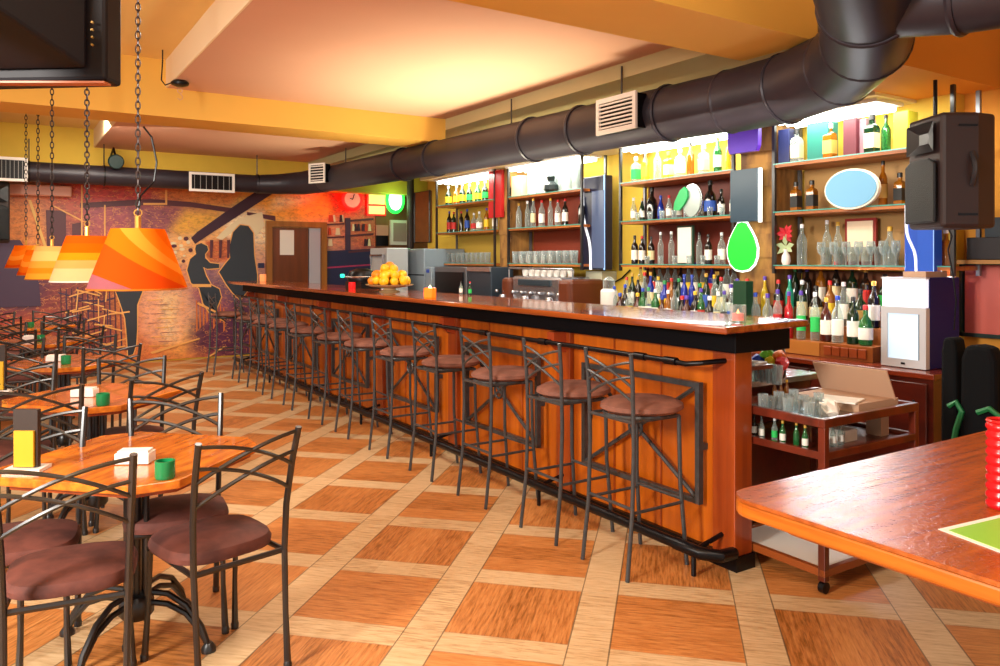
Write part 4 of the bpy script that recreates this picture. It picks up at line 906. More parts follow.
# flower in vase
fx, fyy = 4.90, fy(786, 4.90)
t = thing('flower_vase', 'red poinsettia flower in a small white vase on the shelf', 'flowers', (fx, fyy, SZ[0]))
b = NB(); lathe(b, [(.022, 0), (.034, .03), (.03, .07), (.014, .10), (.018, .12)], (fx, fyy, SZ[0]), 14); obj('vase', b, WHITE, t, smooth=1)
b = NB()
for k in range(9):
    a = k*.7; r = .075; c0 = Vector((fx, fyy, SZ[0]+.235)); u = Vector((-.35*math.cos(a*2), math.cos(a), math.sin(a))).normalized(); v = u.cross(Vector((1, 0, 0))).normalized()*.022
    vs = [b.verts.new(c0), b.verts.new(c0+u*r*.5+v), b.verts.new(c0+u*r), b.verts.new(c0+u*r*.5-v+Vector((-.01, 0, 0)))]; b.faces.new(vs)
o = obj('petals', b, mat('red_petals', '#c01828', .6), t); md = o.modifiers.new('s', 'SOLIDIFY'); md.thickness = .004
b = NB()
for k in range(5):
    a = k*1.2+.4; c0 = Vector((fx, fyy, SZ[0]+.14)); u = Vector((-.2, math.cos(a), .5*math.sin(a))).normalized(); v = u.cross(Vector((1, 0, 0))).normalized()*.022
    vs = [b.verts.new(c0), b.verts.new(c0+u*.04+v), b.verts.new(c0+u*.085), b.verts.new(c0+u*.04-v)]; b.faces.new(vs)
tube(b, [(fx, fyy, SZ[0]+.1), (fx, fyy, SZ[0]+.23)], .004, 5); o = obj('leaves', b, mat('pale_leaves', '#a8b888', .6), t)
# middle unit
items_row('middle unit', 'top', [('square', 'clear', 'white', 'green'), ('tall', 'yellow', 'white', 'yellow'), ('tall', 'clear', 'white', None), ('square', 'yellow', 'gold', 'cream'), ('square', 'clear', 'white', 'white'), ('tall', 'amber', 'black', None), ('square', 'clear', 'white', 'cream'), ('tall', 'green', 'gold', 'white'), ('tall', 'yellow', 'gold', None)], 5.42, 4.16, s=.95)
items_row('middle unit', 'middle', [('small', 'clear', 'white', 'white'), ('small', 'dark green', 'gold', 'white'), ('round', 'dark', 'black', None), ('small', 'blue', 'blue', 'blue'), ('small', 'clear', 'red', 'white'), ('small', 'clear', 'black', 'white'), None, ('small', 'clear', 'black', 'white'), ('round', 'dark', 'black', 'blue'), ('small', 'dark', 'black', 'white'), ('small', 'clear', 'black', 'white')], 5.42, 4.16, s=1.15)
items_row('middle unit', 'bottom', [('tall', 'dark', 'black', 'white'), ('tall', 'dark', 'red', 'white'), ('tall', 'dark', 'black', 'cream'), ('slim', 'clear', 'white', None), ('slim', 'clear', 'white', None), None, None, ('slim', 'clear', 'black', None), ('tall', 'dark', 'black', 'white'), ('tall', 'clear', 'white', 'white'), ('tall', 'dark green', 'black', 'white')], 5.42, 4.16, s=.85)
grow('tumbler', 7, 628, 725, 4.9, SZ[2], 'on the middle unit top shelf edge', 'tumblers on the top shelf', .9) if False else None
grow('tumbler', 8, 632, 728, 4.88, SZ[1], 'in the front row on the middle unit second shelf', 'glasses on the middle unit', .7)
grow('tumbler', 6, 640, 724, 4.88, SZ[0], 'in the front row on the middle unit bottom shelf', 'glasses on the middle unit', .7)
p0, p1 = pX(677, 226, 4.97), pX(693, 262, 4.97); t = thing('picture_frame', 'white framed sheet standing on the middle unit bottom shelf', 'picture', (4.97, p1.y, SZ[0]))
obj('frame', BX(4.97, 4.99, p1.y, p0.y, SZ[0], p0.z), mat('green_frame', '#284a38', .4), t); obj('sheet', BX(4.962, 4.97, p1.y+.015, p0.y-.015, SZ[0]+.015, p0.z-.015), PAPER, t)
sign_X('oval_plaque', 'silver oval plaque leaning on the second shelf', 'plaque', 683, 186, 701, 216, 4.86, mat('silver_mesh', '#a8b4b0', .3, .4), ellipse=True, th=.015, edge=STEEL)
sign_X('leaf_plaque', 'bright green leaf-shaped plaque beside the silver oval', 'plaque', 674, 188, 688, 210, 4.84, mat('leaf_green', '#18a858', .4), th=.012, poly=[(.5, 1), (.95, .6), (1, .1), (.5, -.5), (-.2, -1), (-1, -.9), (-.9, -.3), (-.6, .1), (-.1, .7)])
# coffee unit
for k, (a, c, m) in enumerate(((512, 525, '#d8c898'), (527, 536, '#a8b8b0'), (538, 551, '#b0bcbc'), (553, 559, '#98a4a0'), (560, 568, '#a0aca8'), (570, 577, '#889490'))):
    a_, c_ = fy(a, 4.95), fy(c, 4.95); tag(obj('tin', (lambda b: (lathe(b, [(abs(a_-c_)/2, SZ[2]), (abs(a_-c_)/2, SZ[2]+.26), (abs(a_-c_)/2*.9, SZ[2]+.27)], (5.0, (a_+c_)/2, 0), 18), b)[1])(NB()) if k else BX(4.9, 5.05, c_, a_, SZ[2], SZ[2]+.24), mat('tin%d' % k, m, .3, .3 if k else 0), smooth=1), ['cream carton at the left of the top shelf above the coffee machine'][0] if k == 0 else 'grey tin, '+ORD[k]+' along the top shelf above the coffee machine', 'tin', 'tins on the top shelf')
t = thing('parcel', 'small dark tied sack on the shelf above the coffee machine', 'bag', (4.87, fy(551, 4.87), SZ[2])); b = NB(); lathe(b, [(.05, 0), (.085, .03), (.08, .08), (.035, .12), (.05, .17)], (4.89, fy(551, 4.89), SZ[2]), 9); obj('sack', b, mat('dark_sack', '#101c1c', .3), t)
items_row('coffee machine unit', 'middle', [('tall', 'clear', 'gold', None), ('slim', 'clear', 'white', None), ('slim', 'clear', 'gold', 'cream'), ('tall', 'clear', 'red', 'white'), ('slim', 'clear', 'gold', None), ('tall', 'clear', 'red', 'white'), ('tall', 'dark', 'red', 'white'), None, ('tall', 'dark', 'blue', None)], 7.3, 6.05, s=.95)
for j, (x_, n, p_) in enumerate(((4.90, 9, 'front'), (5.02, 8, 'back'))):
    grow('tumbler', n, 512, 578, x_, SZ[0], 'in the %s row above the coffee machine' % p_, 'cups above the coffee machine', 1.25)
for j in range(6):
    px = 515+j*7; z = SZ[0]+.0; t = thing('cup', 'white coffee cup, %s above the coffee machine' % ordl(j), 'cup', (4.96, fy(px, 4.96), z), 'cups above the coffee machine'); b = NB(); lathe(b, [(.025, 0), (.036, .06), (.036, .10), (.032, .10), (.022, .01)], (4.96, fy(px, 4.96), z), 14); obj('cup_body', b, WHITE, t, smooth=1)
# far unit
items_row('far unit', 'top', [('round', 'dark green', 'white', 'yellow'), ('round', 'amber', 'white', 'yellow'), ('round', 'dark green', 'white', 'yellow'), ('round', 'dark green', 'white', 'green'), ('round', 'green', 'white', 'yellow'), ('round', 'dark green', 'white', 'green'), ('round', 'dark green', 'white', 'black')], 8.98, 7.7, s=.95)
items_row('far unit', 'middle', [('tall', 'dark', 'purple', 'red'), ('tall', 'dark green', 'red', 'red'), ('tall', 'dark', 'red', None), ('tall', 'dark', 'blue', 'blue'), ('round', 'clear', 'white', 'red'), ('round', 'clear', 'white', 'white'), ('tall', 'amber', 'purple', 'yellow'), ('tall', 'clear', 'white', 'white')], 8.98, 7.7, s=.9)
grow('tumbler', 9, 447, 490, 4.92, SZ[0], 'on the far unit bottom shelf', 'glasses on the far unit', 1.2)
# appliances on the back counter ------------------------------------------------
t = thing('mini_fridge', 'small display fridge with lit white door on the back counter', 'fridge', (4.62, 2.5, .845))
fy0, fy1 = pX(926, 300, 4.6).y, pX(881, 300, 4.6).y; FZ = 1.395
NAVY = mat('fridge_side_navy', '#14185c', .5, spec=.15); SIL_ = mat('silver_frame', '#c4c4c8', .4, .2)
obj('body', BX(4.64, 4.98, fy0, fy1, .847, FZ), NAVY, t, bevel=.004)
b = NB(); zt = .86; zm = 1.205
for q in ((fy0, fy1, .85, .90), (fy0, fy1, 1.175, 1.20), (fy0, fy0+.04, .90, 1.175), (fy1-.04, fy1, .90, 1.175)): bx(b, 4.60, 4.64, q[0], q[1], q[2], q[3])
o = obj('door', b, SIL_, t)
obj('glass_pane', BX(4.612, 4.638, fy0+.04, fy1-.04, .90, 1.175), mat('lit_pane', '#a8b8c0', .25, emit='#cfeaff', es=.62), o, label='bright bluish white lit pane')
obj('gasket', BX(4.608, 4.613, fy0+.04, fy0+.05, .90, 1.175), BLACK, o)
obj('light_panel', BX(4.605, 4.64, fy0+.006, fy1-.006, 1.215, FZ-.01), mat('lit_header', '#c0c0c8', .3, emit='#faf4ff', es=.7), t, label='glowing white header panel')
b = NB(); bx(b, 4.60, 4.64, fy0, fy1, 1.20, 1.213); bx(b, 4.60, 4.64, fy0, fy1, FZ-.01, FZ); obj('trim_strip', b, SIL_, t)
obj('badge', BX(4.596, 4.60, (fy0+fy1)/2-.012, (fy0+fy1)/2+.012, .868, .880), BLACK, t)
tag(obj('wooden_block', BX(4.66, 4.9, pX(926, 1, 4.66).y, pX(903, 1, 4.66).y, FZ, FZ+.035), CARD), 'pale wooden block on top of the small fridge', 'block')
# coffee machine
a0, a1 = pX(571, 290, 4.6).y, pX(502, 290, 4.6).y
t = thing('coffee_machine', 'wide chrome espresso machine below the shelves', 'coffee machine', (4.6, a0, .845))
obj('body', BX(4.62, 5.1, a0+.2, a1-.16, .88, 1.33), STEEL, t, bevel=.03)
for q0_, q1_ in ((a0, a0+.2), (a1-.16, a1)): obj('side_panel', BX(4.58, 5.1, q0_, q1_, .88, 1.31), mat('bronze_panel', '#5c2c18', .35), t, bevel=.04)
obj('control_panel', BX(4.60, 4.63, a0+.35, a1-.3, 1.235, 1.30), mat('dark_panel', '#28343c', .3), t, bevel=.01)
CUPS = [(4.72+.14*(k % 2), a0+.28+(a1-a0-.5)*k/13) for k in range(14)]
b = NB(); tube(b, [(4.66, a0+.05, 1.41), (4.66, a1-.05, 1.41)], .012, 8); tube(b, [(4.66, a0+.05, 1.31), (4.66, a0+.05, 1.41)], .008, 6); tube(b, [(4.66, a1-.05, 1.31), (4.66, a1-.05, 1.41)], .008, 6); obj('cup_rail', b, STEEL, t)
for k in range(3): 
    y_ = a0+.3+k*.42; b = NB(); lathe(b, [(.04, 1.06), (.045, 1.09), (.035, 1.13)], (4.56, y_, 0), 16); tube(b, [(4.56, y_, 1.08), (4.42, y_, 1.05)], .014, 8); obj('group_head', b, STEEL, t, smooth=1)
b = NB(); bx(b, 4.50, 4.95, a0+.05, a1-.05, .85, .89); obj('drip_tray', b, STEEL, t)
b = NB()
for k in range(8): lathe(b, [(.02, 1.145), (.024, 1.16), (.018, 1.175)], (4.6, a0+.2+k*.16, 0), 10)
obj('knobs', b, STEEL, t, smooth=1)
for k, (x_, y_) in enumerate(CUPS[::-1]):
    b = NB(); lathe(b, [(.025, 0), (.036, .05), (.034, .07)], (x_, y_, 1.332), 12); tag(obj('cup', b, WHITE, smooth=1), 'white upturned cup, %s, on top of the coffee machine' % ordl(k), 'cup', 'cups on the coffee machine')
# grinder, blender
yb = pX(609, 290, 4.7).y
t = thing('coffee_grinder', 'white cylindrical mixer jar on a chrome base by the bottles', 'mixer', (4.7, yb, .845))
b = NB(); lathe(b, [(.075, 0), (.08, .05), (.06, .20), (.075, .22)], (4.7, yb, .845), 18); obj('base', b, STEEL, t, smooth=1)
b = NB(); lathe(b, [(.07, .225), (.078, .24), (.078, .37), (.06, .39)], (4.7, yb, .845), 20); obj('jar', b, WHITE, t, smooth=1)
b = NB(); lathe(b, [(.05, .39), (.055, .40), (.055, .47), (.02, .50)], (4.7, yb, .845), 16); obj('lid', b, GLASS, t, smooth=1)
t = thing('green_box', 'dark green box standing among the bottles under the green sign', 'box', (4.68, 4.08, .945)); q0, q1 = pX(733, 281, 4.62), pX(746, 300, 4.62)
obj('carton', BX(4.62, 4.7, q1.y, q0.y, .945, q0.z), mat('dark_green_card', '#0c3a20', .5), t)
def appl(name, lab, cat, x0, y0, x1, X, dx, zb, m, extra=None):
    p0, p1 = pX(x0, y0, X), pX(x1, y0, X); t = thing(name, lab, cat, (X, p1.y, zb)); obj('housing', BX(X, X+dx, p1.y, p0.y, zb, pX((x0+x1)/2, y0, X).z), m, t, bevel=.012); return t, p1.y, p0.y, pX((x0+x1)/2, y0, X).z
GREYB = mat('grey_blue_metal', '#8c9aa4', .35, .3)
t, a0, a1, z1 = appl('refrigerator', 'tall grey-blue fridge beyond the fruit bowl', 'fridge', 391, 249, 424, 4.55, .6, 0, GREYB)
obj('door_gap', BX(4.545, 4.55, a0, a1, 1.3, 1.315), BLACK, t); obj('handle', TB([(4.52, a1-.08, .9), (4.52, a1-.08, 1.25)], .012), STEEL, t); obj('badge', BX(4.54, 4.55, a1-.25, a1-.15, 1.52, 1.56), mat('dark_green_card'), t)
t, a0, a1, z1 = appl('white_appliance', 'pale steel dispenser left of the tall fridge', 'dispenser', 370, 248, 387, 4.15, .3, 0, mat('pale_steel', '#b0b4b4', .4, .2))
b = NB(); tube(b, [(4.12, a0+.05, 1.2), (4.12, a0+.05, 1.56), (4.12, a1-.1, 1.56), (4.12, a1-.1, 1.2)], .02, 8, closed=True); obj('frame', b, STEEL, t)
t, a0, a1, z1 = appl('microwave', 'grey steel dishwasher cabinet left of the coffee machine', 'appliance', 432, 267, 466, 4.55, .5, .845, STEELD); obj('door_panel', BX(4.53, 4.55, a0+.05, a1-.12, .95, z1-.06), BLACK, t)
t, a0, a1, z1 = appl('ice_machine', 'dark steel box beside the coffee machine', 'appliance', 468, 267, 491, 4.56, .3, .845, mat('blue_black_metal', '#343e48', .3, .3)); obj('top_band', BX(4.54, 4.56, a0, a1, z1-.05, z1), STEEL, t)
t, a0, a1, z1 = appl('ice_machine', 'pale steel box with blue buttons right of the fruit bowl', 'appliance', 425, 267, 431, 4.5, .4, .845, GREYB); obj('buttons', BX(4.49, 4.5, a0+.05, a1-.05, z1-.07, z1-.03), mat('cap_blue'), t)
p0, p1 = pX(493, 268, 4.7), pX(499, 292, 4.7); tag(obj('carton', BX(4.7, 4.76, p1.y, p0.y, .845, p0.z), mat('lime_card', '#a8b820', .5)), 'lime yellow carton between dark steel box and coffee machine', 'carton')
# far wall things
def disc_Y(name, label, cat, x, y, r, Y, m1, m2):
    p = pY(x, y, Y); t = thing(name, label, cat, (p.x, Y, p.z-r))
    b = NB(); prism(b, ell(p.x, p.z, r*.72, r*.72), Y-.02, Y+.03, MYm); obj('face', b, m2, t)
    b = NB(); torus(b, (p.x, Y-.01, p.z), r*.86, r*.16, 'Y', 28, 8); obj('ring', b, m1, t, smooth=1); return t, p
t, p = disc_Y('wall_clock', 'round wall clock with glowing red neon ring', 'clock', 352, 199.5, .19, WB-.08, mat('red_neon', '#ff2018', emit='#ff1410', es=1.6), mat('clock_face', '#f0b0a0', .4, emit='#ff8070', es=.35))
b = NB(); tube(b, [(p.x, WB-.11, p.z), (p.x+.03, WB-.11, p.z+.09)], .008, 5); tube(b, [(p.x, WB-.11, p.z), (p.x-.05, WB-.11, p.z+.02)], .008, 5); obj('hands', b, BLACK, t)
p0, p1 = pY(367, 189, WB-.06), pY(386, 216, WB-.06); t = thing('lit_sign', 'red edged sign with two cream plates next to the clock', 'sign', (p0.x, WB-.06, p1.z))
obj('backing', BX(p0.x, p1.x, WB-.06, WB-.031, p1.z, p0.z), mat('red_glow_board', '#d81818', .4, emit='#ff1810', es=.5), t)
h_ = p0.z-p1.z
for za, zb_ in ((.06, .36), (.44, .9)): obj('cream_plate', BX(p0.x+.03, p1.x-.03, WB-.075, WB-.06, p1.z+h_*za, p1.z+h_*zb_), mat('cream_plate', '#f8e890', .4, emit='#fff090', es=.5), t)
p = pY(395, 200, WB-.2); t = thing('neon_sign', 'glowing white and green oval neon sign high at the far corner', 'sign', (p.x, WB-.2, p.z-.2))
b = NB(); prism(b, ell(p.x, p.z, .12, .19), WB-.22, WB-.18, MYm); obj('face', b, mat('neon_white_green', '#e8ffe8', emit='#c8ffd0', es=2.5), t); b = NB(); torus(b, (p.x, WB-.2, p.z), .15, .03, 'Y', 20, 6); bmesh.ops.scale(b, verts=b.verts, vec=(1, 1, 1.35), space=Matrix.Translation((-p.x, 0, -p.z))); obj('ring', b, mat('neon_green', '#30ff50', emit='#20ff40', es=2), t)
b = NB(); bx(b, p.x-.02, p.x+.02, WB-.18, WB, p.z-.02, p.z+.02); obj('bracket', b, IRON, t)
p0, p1 = pY(390, 220, WB-.05), pY(408, 245, WB-.05); t = thing('notice_board', 'white framed grey notice board at the far corner', 'board', (p0.x, WB-.05, p1.z)); obj('frame', BX(p0.x, p1.x, WB-.08, WB-.031, p1.z, p0.z), WHITE, t); obj('sheet', BX(p0.x+.05, p1.x-.05, WB-.09, WB-.08, p1.z+.06, p0.z-.05), mat('dusty_grey', '#a08880', .6), t)
p0, p1 = pY(376, 225, WB-.04), pY(388, 246, WB-.04); t = thing('notice_board', 'pink and charcoal panel left of the white framed board', 'board', (p0.x, WB-.04, p1.z)); obj('upper_sheet', BX(p0.x, p1.x, WB-.055, WB-.031, (p0.z+p1.z)/2, p0.z), mat('pink_sheet', '#c88878', .6), t); obj('lower_sheet', BX(p0.x, p1.x, WB-.055, WB-.031, p1.z, (p0.z+p1.z)/2), BLACK, t)
p = pY(410.5, 220, 11.8); tag(obj('column', TB([(p.x, 11.8, 0), (p.x, 11.8, 2.93)], .06, 12), mat('dark_column', '#38302c', .5)), 'dark slim column at the far end behind the fridge', 'column')
point('neon_glow_red', (4.4, WB-.35, 2.45), 4, (1, .06, .03), .1); point('neon_glow_green', (5.55, WB-.6, 2.45), 5, (.4, 1, .4), .1)

# ---------------------------------------------------------------- on the bar counter
CZ = 1.2
p = pz(390, 292, CZ); cx, cy = 3.10, 6.85; a_, b_ = ray(389.5); cx = 3.08; cy = cx*b_/a_
t = thing('fruit_bowl', 'wide pedestal dish heaped with yellow fruit on the counter', 'bowl', (cx, cy, CZ))
b = NB(); lathe(b, [(.10, 0), (.09, .01), (.055, .02), (.06, .035), (.17, .05), (.22, .065), (.225, .072), (.10, .06)], (cx, cy, CZ), 28); obj('dish', b, mat('pale_brown_dish', '#c8a878', .35), t, smooth=1)
FR = [mat('lemon_yellow', '#f4c41c', .4, col2='#eeac10', nscale=(30, 30, 30)), mat('fruit_orange', '#f09014', .4, col2='#e07c10', nscale=(30, 30, 30))]
bf = NB(); bmesh.ops.create_icosphere(bf, subdivisions=3, radius=.042); fm = bpy.data.meshes.new('fruit'); bmesh.ops.scale(bf, verts=bf.verts, vec=(1.1, 1, .95)); bf.to_mesh(fm); bf.free(); fm.materials.append(None); fm.shade_smooth()
LV = ['outer bottom ring', 'inner bottom ring', 'second layer', 'inner second layer', 'peak', 'third layer']
for lv, (r, n) in enumerate(((.165, 11), (.085, 6), (.125, 8), (.055, 4), (.0, 1), (.06, 4))):
    z = CZ+[.105, .10, .16, .165, .235, .218][lv]; PT = [(cx+r*math.cos(2*PI*k/n+lv*.4), cy+r*math.sin(2*PI*k/n+lv*.4)) for k in range(n)]
    PT.sort(key=lambda p: (p[0]*RX+p[1]*RY)/(p[0]*FX+p[1]*FY))
    for k, (x_, y_) in enumerate(PT):
        o = bpy.data.objects.new('fruit', fm); C.objects.link(o); o.location = (x_+random.uniform(-.006, .006), y_, z+random.uniform(-.006, .006)); o.rotation_euler = (random.random()*3, random.random(), random.random()*3); o.scale = [random.uniform(.9, 1.1)]*3
        yel = random.random() < .7; setm(o, FR[0] if yel else FR[1])
        tag(o, 'round %s fruit in the dish, %s, %s' % ('yellow' if yel else 'orange', LV[lv], ordl(k)), 'fruit', 'fruit heaped in the dish')
def oncounter(px, X): a_, b_ = ray(px); return (X, X*b_/a_, CZ)
c_ = oncounter(430, 2.86); OG = mat('orange_glass', '#f06a10', .2, emit='#ff6a10', es=.9)
t = thing('candle_holder', 'glowing orange square candle holder on the counter', 'candle', c_); b = NB(); box(b, (c_[0], c_[1], CZ+.04), (.075, .075, .08), .6); obj('holder', b, OG, t, bevel=.006); b = NB(); lathe(b, [(.01, CZ+.06), (.014, CZ+.075), (.003, CZ+.1)], (c_[0], c_[1], 0), 8); obj('flame', b, mat('flame_y', '#fff080', emit='#fff0a0', es=8), t)
c_ = oncounter(738, 2.98); lit_glass('candle_holder', 'clear glass candle holder with pink flame near the right counter end', c_, .038, .085, GLASS, flame='#ff9050', es=6)
b = NB(); lathe(b, [(.028, CZ+.01), (.028, CZ+.045)], (c_[0], c_[1], 0), 14); o = obj('wax', b, mat('pink_wax', '#e87868', emit='#ff6040', es=.5), None); o.parent = None
tag(o, 'pink wax candle inside the clear glass on the counter', 'candle')
c_ = oncounter(352, 3.05); lit_glass('candle_holder', 'small glowing red candle glass left of the fruit dish', c_, .035, .07, mat('red_glow_glass', '#d01818', .2, emit='#e01818', es=.8), es=5)
c_ = oncounter(263, 3.1); lit_glass('candle_holder', 'small warm candle glass at the far end of the counter', c_, .045, .10, mat('warm_glass', '#e09060', .2, emit='#f08040', es=.6), es=8)
c_ = oncounter(362, 3.25); t = thing('coffee_machine', 'small black machine with chrome dome left of the fruit dish', 'machine', c_)
b = NB(); bx(b, c_[0]-.1, c_[0]+.12, c_[1]-.22, c_[1]+.22, CZ, CZ+.07); lathe(b, [(.15, .07), (.16, .12), (.13, .18), (.06, .21)], (c_[0], c_[1], CZ), 18); obj('body', b, BLACK, t, smooth=1)
b = NB(); torus(b, (c_[0]-.02, c_[1], CZ+.12), .155, .012, 'Z', 20, 6); obj('chrome_band', b, STEEL, t); b = NB(); lathe(b, [(.02, .11), (.025, .13), (.02, .15)], (c_[0]-.15, c_[1]+.18, CZ), 10); obj('green_light', b, mat('teal_light', '#20c0a0', emit='#20c0a0', es=2), t)
for i, (px, g) in enumerate(((461, 'clear'), (470, 'dark green'))):
    c_ = oncounter(px, 3.36); bottle(c_[0], c_[1], CZ, 'small', g, 'black' if i == 0 else 'red', 'green' if i else 'white', ['small clear bottle', 'small green bottle with red cap'][i]+' at the back edge of the counter', 'small bottles on the counter', .62)

# ---------------------------------------------------------------- bar end, sink, cart
t = thing('sink_unit', 'stainless work surface under the near end of the bar', 'sink', (3.5, 3, 0))
obj('top', BX(3.36, 3.98, 2.75, 5.0, .82, .85), STEEL, t); obj('cabinet', BX(3.40, 3.94, 2.8, 5.0, 0, .82), WOODD, t); obj('inner_shelf', BX(3.10, 3.30, 2.56, 5.0, .95, .97), WOODD, bar)
obj('basin', BX(3.5, 3.85, 3.0, 3.7, .851, .856), mat('dark_basin', '#2c3c38', .15, .6), t)
cart = thing('service_cart', 'dark wooden trolley on casters at the end of the bar', 'cart', (3.5, 2.4, 0))
X0, X1, Y0, Y1 = 3.10, 3.87, 2.13, 2.72; CW = mat('cart_wood', '#6c2410', .3, col2='#4c180b', nscale=(8, 8, 3), coat=.3); CWL = mat('cart_lower_wood', '#8a4418', .35)
def rim(z0, z1, m, nm):
    b = NB(); w = .03
    for q in ((X0, X1, Y0, Y0+w), (X0, X1, Y1-w, Y1), (X0, X0+w, Y0+w, Y1-w), (X1-w, X1, Y0+w, Y1-w)): bx(b, q[0], q[1], q[2], q[3], z0, z1)
    obj(nm, b, m, cart, bevel=.003)
rim(.745, .785, CW, 'top_rim'); rim(.60, .635, CW, 'middle_rim'); rim(.075, .11, CWL, 'lower_rim')
obj('top_tray', BX(X0+.03, X1-.03, Y0+.03, Y1-.03, .745, .755), STEEL, cart); obj('middle_shelf', BX(X0+.03, X1-.03, Y0+.03, Y1-.03, .60, .612), CW, cart); obj('lower_shelf', BX(X0+.03, X1-.03, Y0+.03, Y1-.03, .095, .10), WHITE, cart)
for x_ in (X0, X1-.035):
    for y_ in (Y0, Y1-.035):
        obj('post', BX(x_, x_+.035, y_, y_+.035, .055, .745), CW, cart, bevel=.003)
        b = NB(); Mx = Matrix.Translation((x_+.017, y_+.017, .027)) @ Matrix.Rotation(PI/2, 4, 'X'); lathe(b, [(.012, -.016), (.026, -.014), (.026, .014), (.012, .016)], n=16, m=Mx); tube(b, [(x_+.017, y_+.017, .03), (x_+.017, y_+.017, .075)], .009, 6); obj('caster', b, BLACK, cart, smooth=1)
# cardboard box, papers, glasses and jars on the cart
t = thing('cardboard_box', 'open brown cardboard box lying on the cart', 'box', (3.62, 2.45, .76))
b = NB(); bx(b, 3.50, 3.84, 2.22, 2.60, .756, .80); obj('box_base', b, CARD, t)
b = NB(); box(b, (3.52, 2.34, .805), (.16, .2, .008), .3); obj('paper_sheet', b, PAPER, t)
b = NB(); Mx = Matrix.Translation((3.80, 2.42, .80)) @ Matrix.Rotation(math.radians(62), 4, 'Y'); box(b, (-.08, 0, 0), (.17, .42, .006), 0, Mx); obj('side_flap', b, CARD, t)
tag(obj('crumpled_napkin', (lambda b: (bmesh.ops.create_icosphere(b, subdivisions=2, radius=.045, matrix=Matrix.Translation((3.33, 2.27, .79))), [setattr(v, 'co', v.co+Vector([random.uniform(-.014, .014) for _ in range(3)])) for v in b.verts], b)[2])(NB()), PAPER), 'crumpled white napkin on the front of the cart', 'napkin')
k = 0
for r_ in range(3):
    for c2 in range(5):
        x_ = 3.17+c2*.06+(r_ % 2)*.02; y_ = 2.26+r_*.13
        if r_ == 0 and c2 > 1: continue
        glass('tumbler', x_, y_, .756, 'clear tumbler, %s in the %s row on the cart' % (ORD[c2] if c2 else 'leftmost', ['front', 'middle', 'back'][r_]), 'tumblers on the cart', .6 if c2 % 2 else .75); k += 1
for i in range(3):
    x_ = 3.44+i*.05; bottle(x_, 2.66, .756, 'small', 'amber', 'yellow', None, 'small jar with bright yellow cap, %s of three at the cart back' % ['left', 'middle', 'right'][i], 'yellow capped jars on the cart', .55)
for i in range(7):
    y_ = 2.66-i*.062; g, c = rc([('clear', 'white'), ('dark', 'black'), ('clear', 'black'), ('green', 'gold')]); bottle(3.18+.02*(i % 2), y_, .612, 'small', g, c, rc(['white', 'green', None]), '%s little bottle, %s on the cart shelf under the tumblers' % (g, ordl(i)), 'little bottles on the cart middle shelf', .6)
for i in range(3):
    bottle(3.28+i*.06, 2.25, .612, 'small', 'clear', 'white', 'white', 'little clear bottle, %s along the cart shelf front' % ['left', 'middle', 'right'][i], 'little bottles on the cart middle shelf', .58)
tag(obj('carton', BX(3.72, 3.79, 2.24, 2.32, .613, .71), CARD), 'small tan carton on the middle shelf of the cart', 'carton')
tag(obj('carton', BX(3.45, 3.55, 2.26, 2.36, .613, .67), PAPER), 'low white carton on the middle shelf of the cart', 'carton')
# bowl of coloured stirrers, black bottle, papers at the bar end
p = Vector((3.55, 2.9, .85)); a_, b_ = ray(769); p.x = 3.5; p.y = 3.5*b_/a_
t = thing('garnish_bowl', 'small bowl heaped with blue, yellow and red bits at the bar end', 'bowl', p)
b = NB(); lathe(b, [(.05, 0), (.07, .02), (.085, .08), (.08, .085)], p, 18); obj('bowl', b, mat('rust_bowl', '#a03c20', .4), t, smooth=1)
for j, (c_, dx, dy, dz) in enumerate((('#2448c0', 0, .06, .10), ('#e0d020', 0, -.02, .10), ('#d02020', .01, -.08, .10), ('#60c020', .03, .03, .13), ('#e07020', .03, -.05, .13))):
    b = NB(); bmesh.ops.create_icosphere(b, subdivisions=2, radius=.036, matrix=Matrix.Translation(p+Vector((dx-.01, dy, dz))))
    for v in b.verts: v.co += Vector([random.uniform(-.008, .008) for _ in range(3)])
    obj('coloured_garnish', b, mat('garnish%d' % j, c_, .4), t)
a_, b_ = ray(778); bottle(3.62, 3.62*b_/a_, .85, 'round', 'dark', 'black', None, 'stout black bottle standing behind the bowl at the bar end', None, 1.0)
t = thing('paper_stack', 'loose white papers on the shelf under the counter end', 'papers', (3.2, 2.7, .97)); b = NB(); box(b, (3.21, 2.68, .975), (.15, .2, .008), .3); box(b, (3.19, 2.72, .985), (.15, .2, .006), -.2); obj('sheets', b, PAPER, t)
for i in range(5): a_, b_ = ray(753+i*6); X_ = 3.42; glass('tumbler', X_, X_*b_/a_, .85, 'clear tumbler, %s on the steel worktop at the bar end' % ordl(i), 'tumblers on the steel worktop', .9)

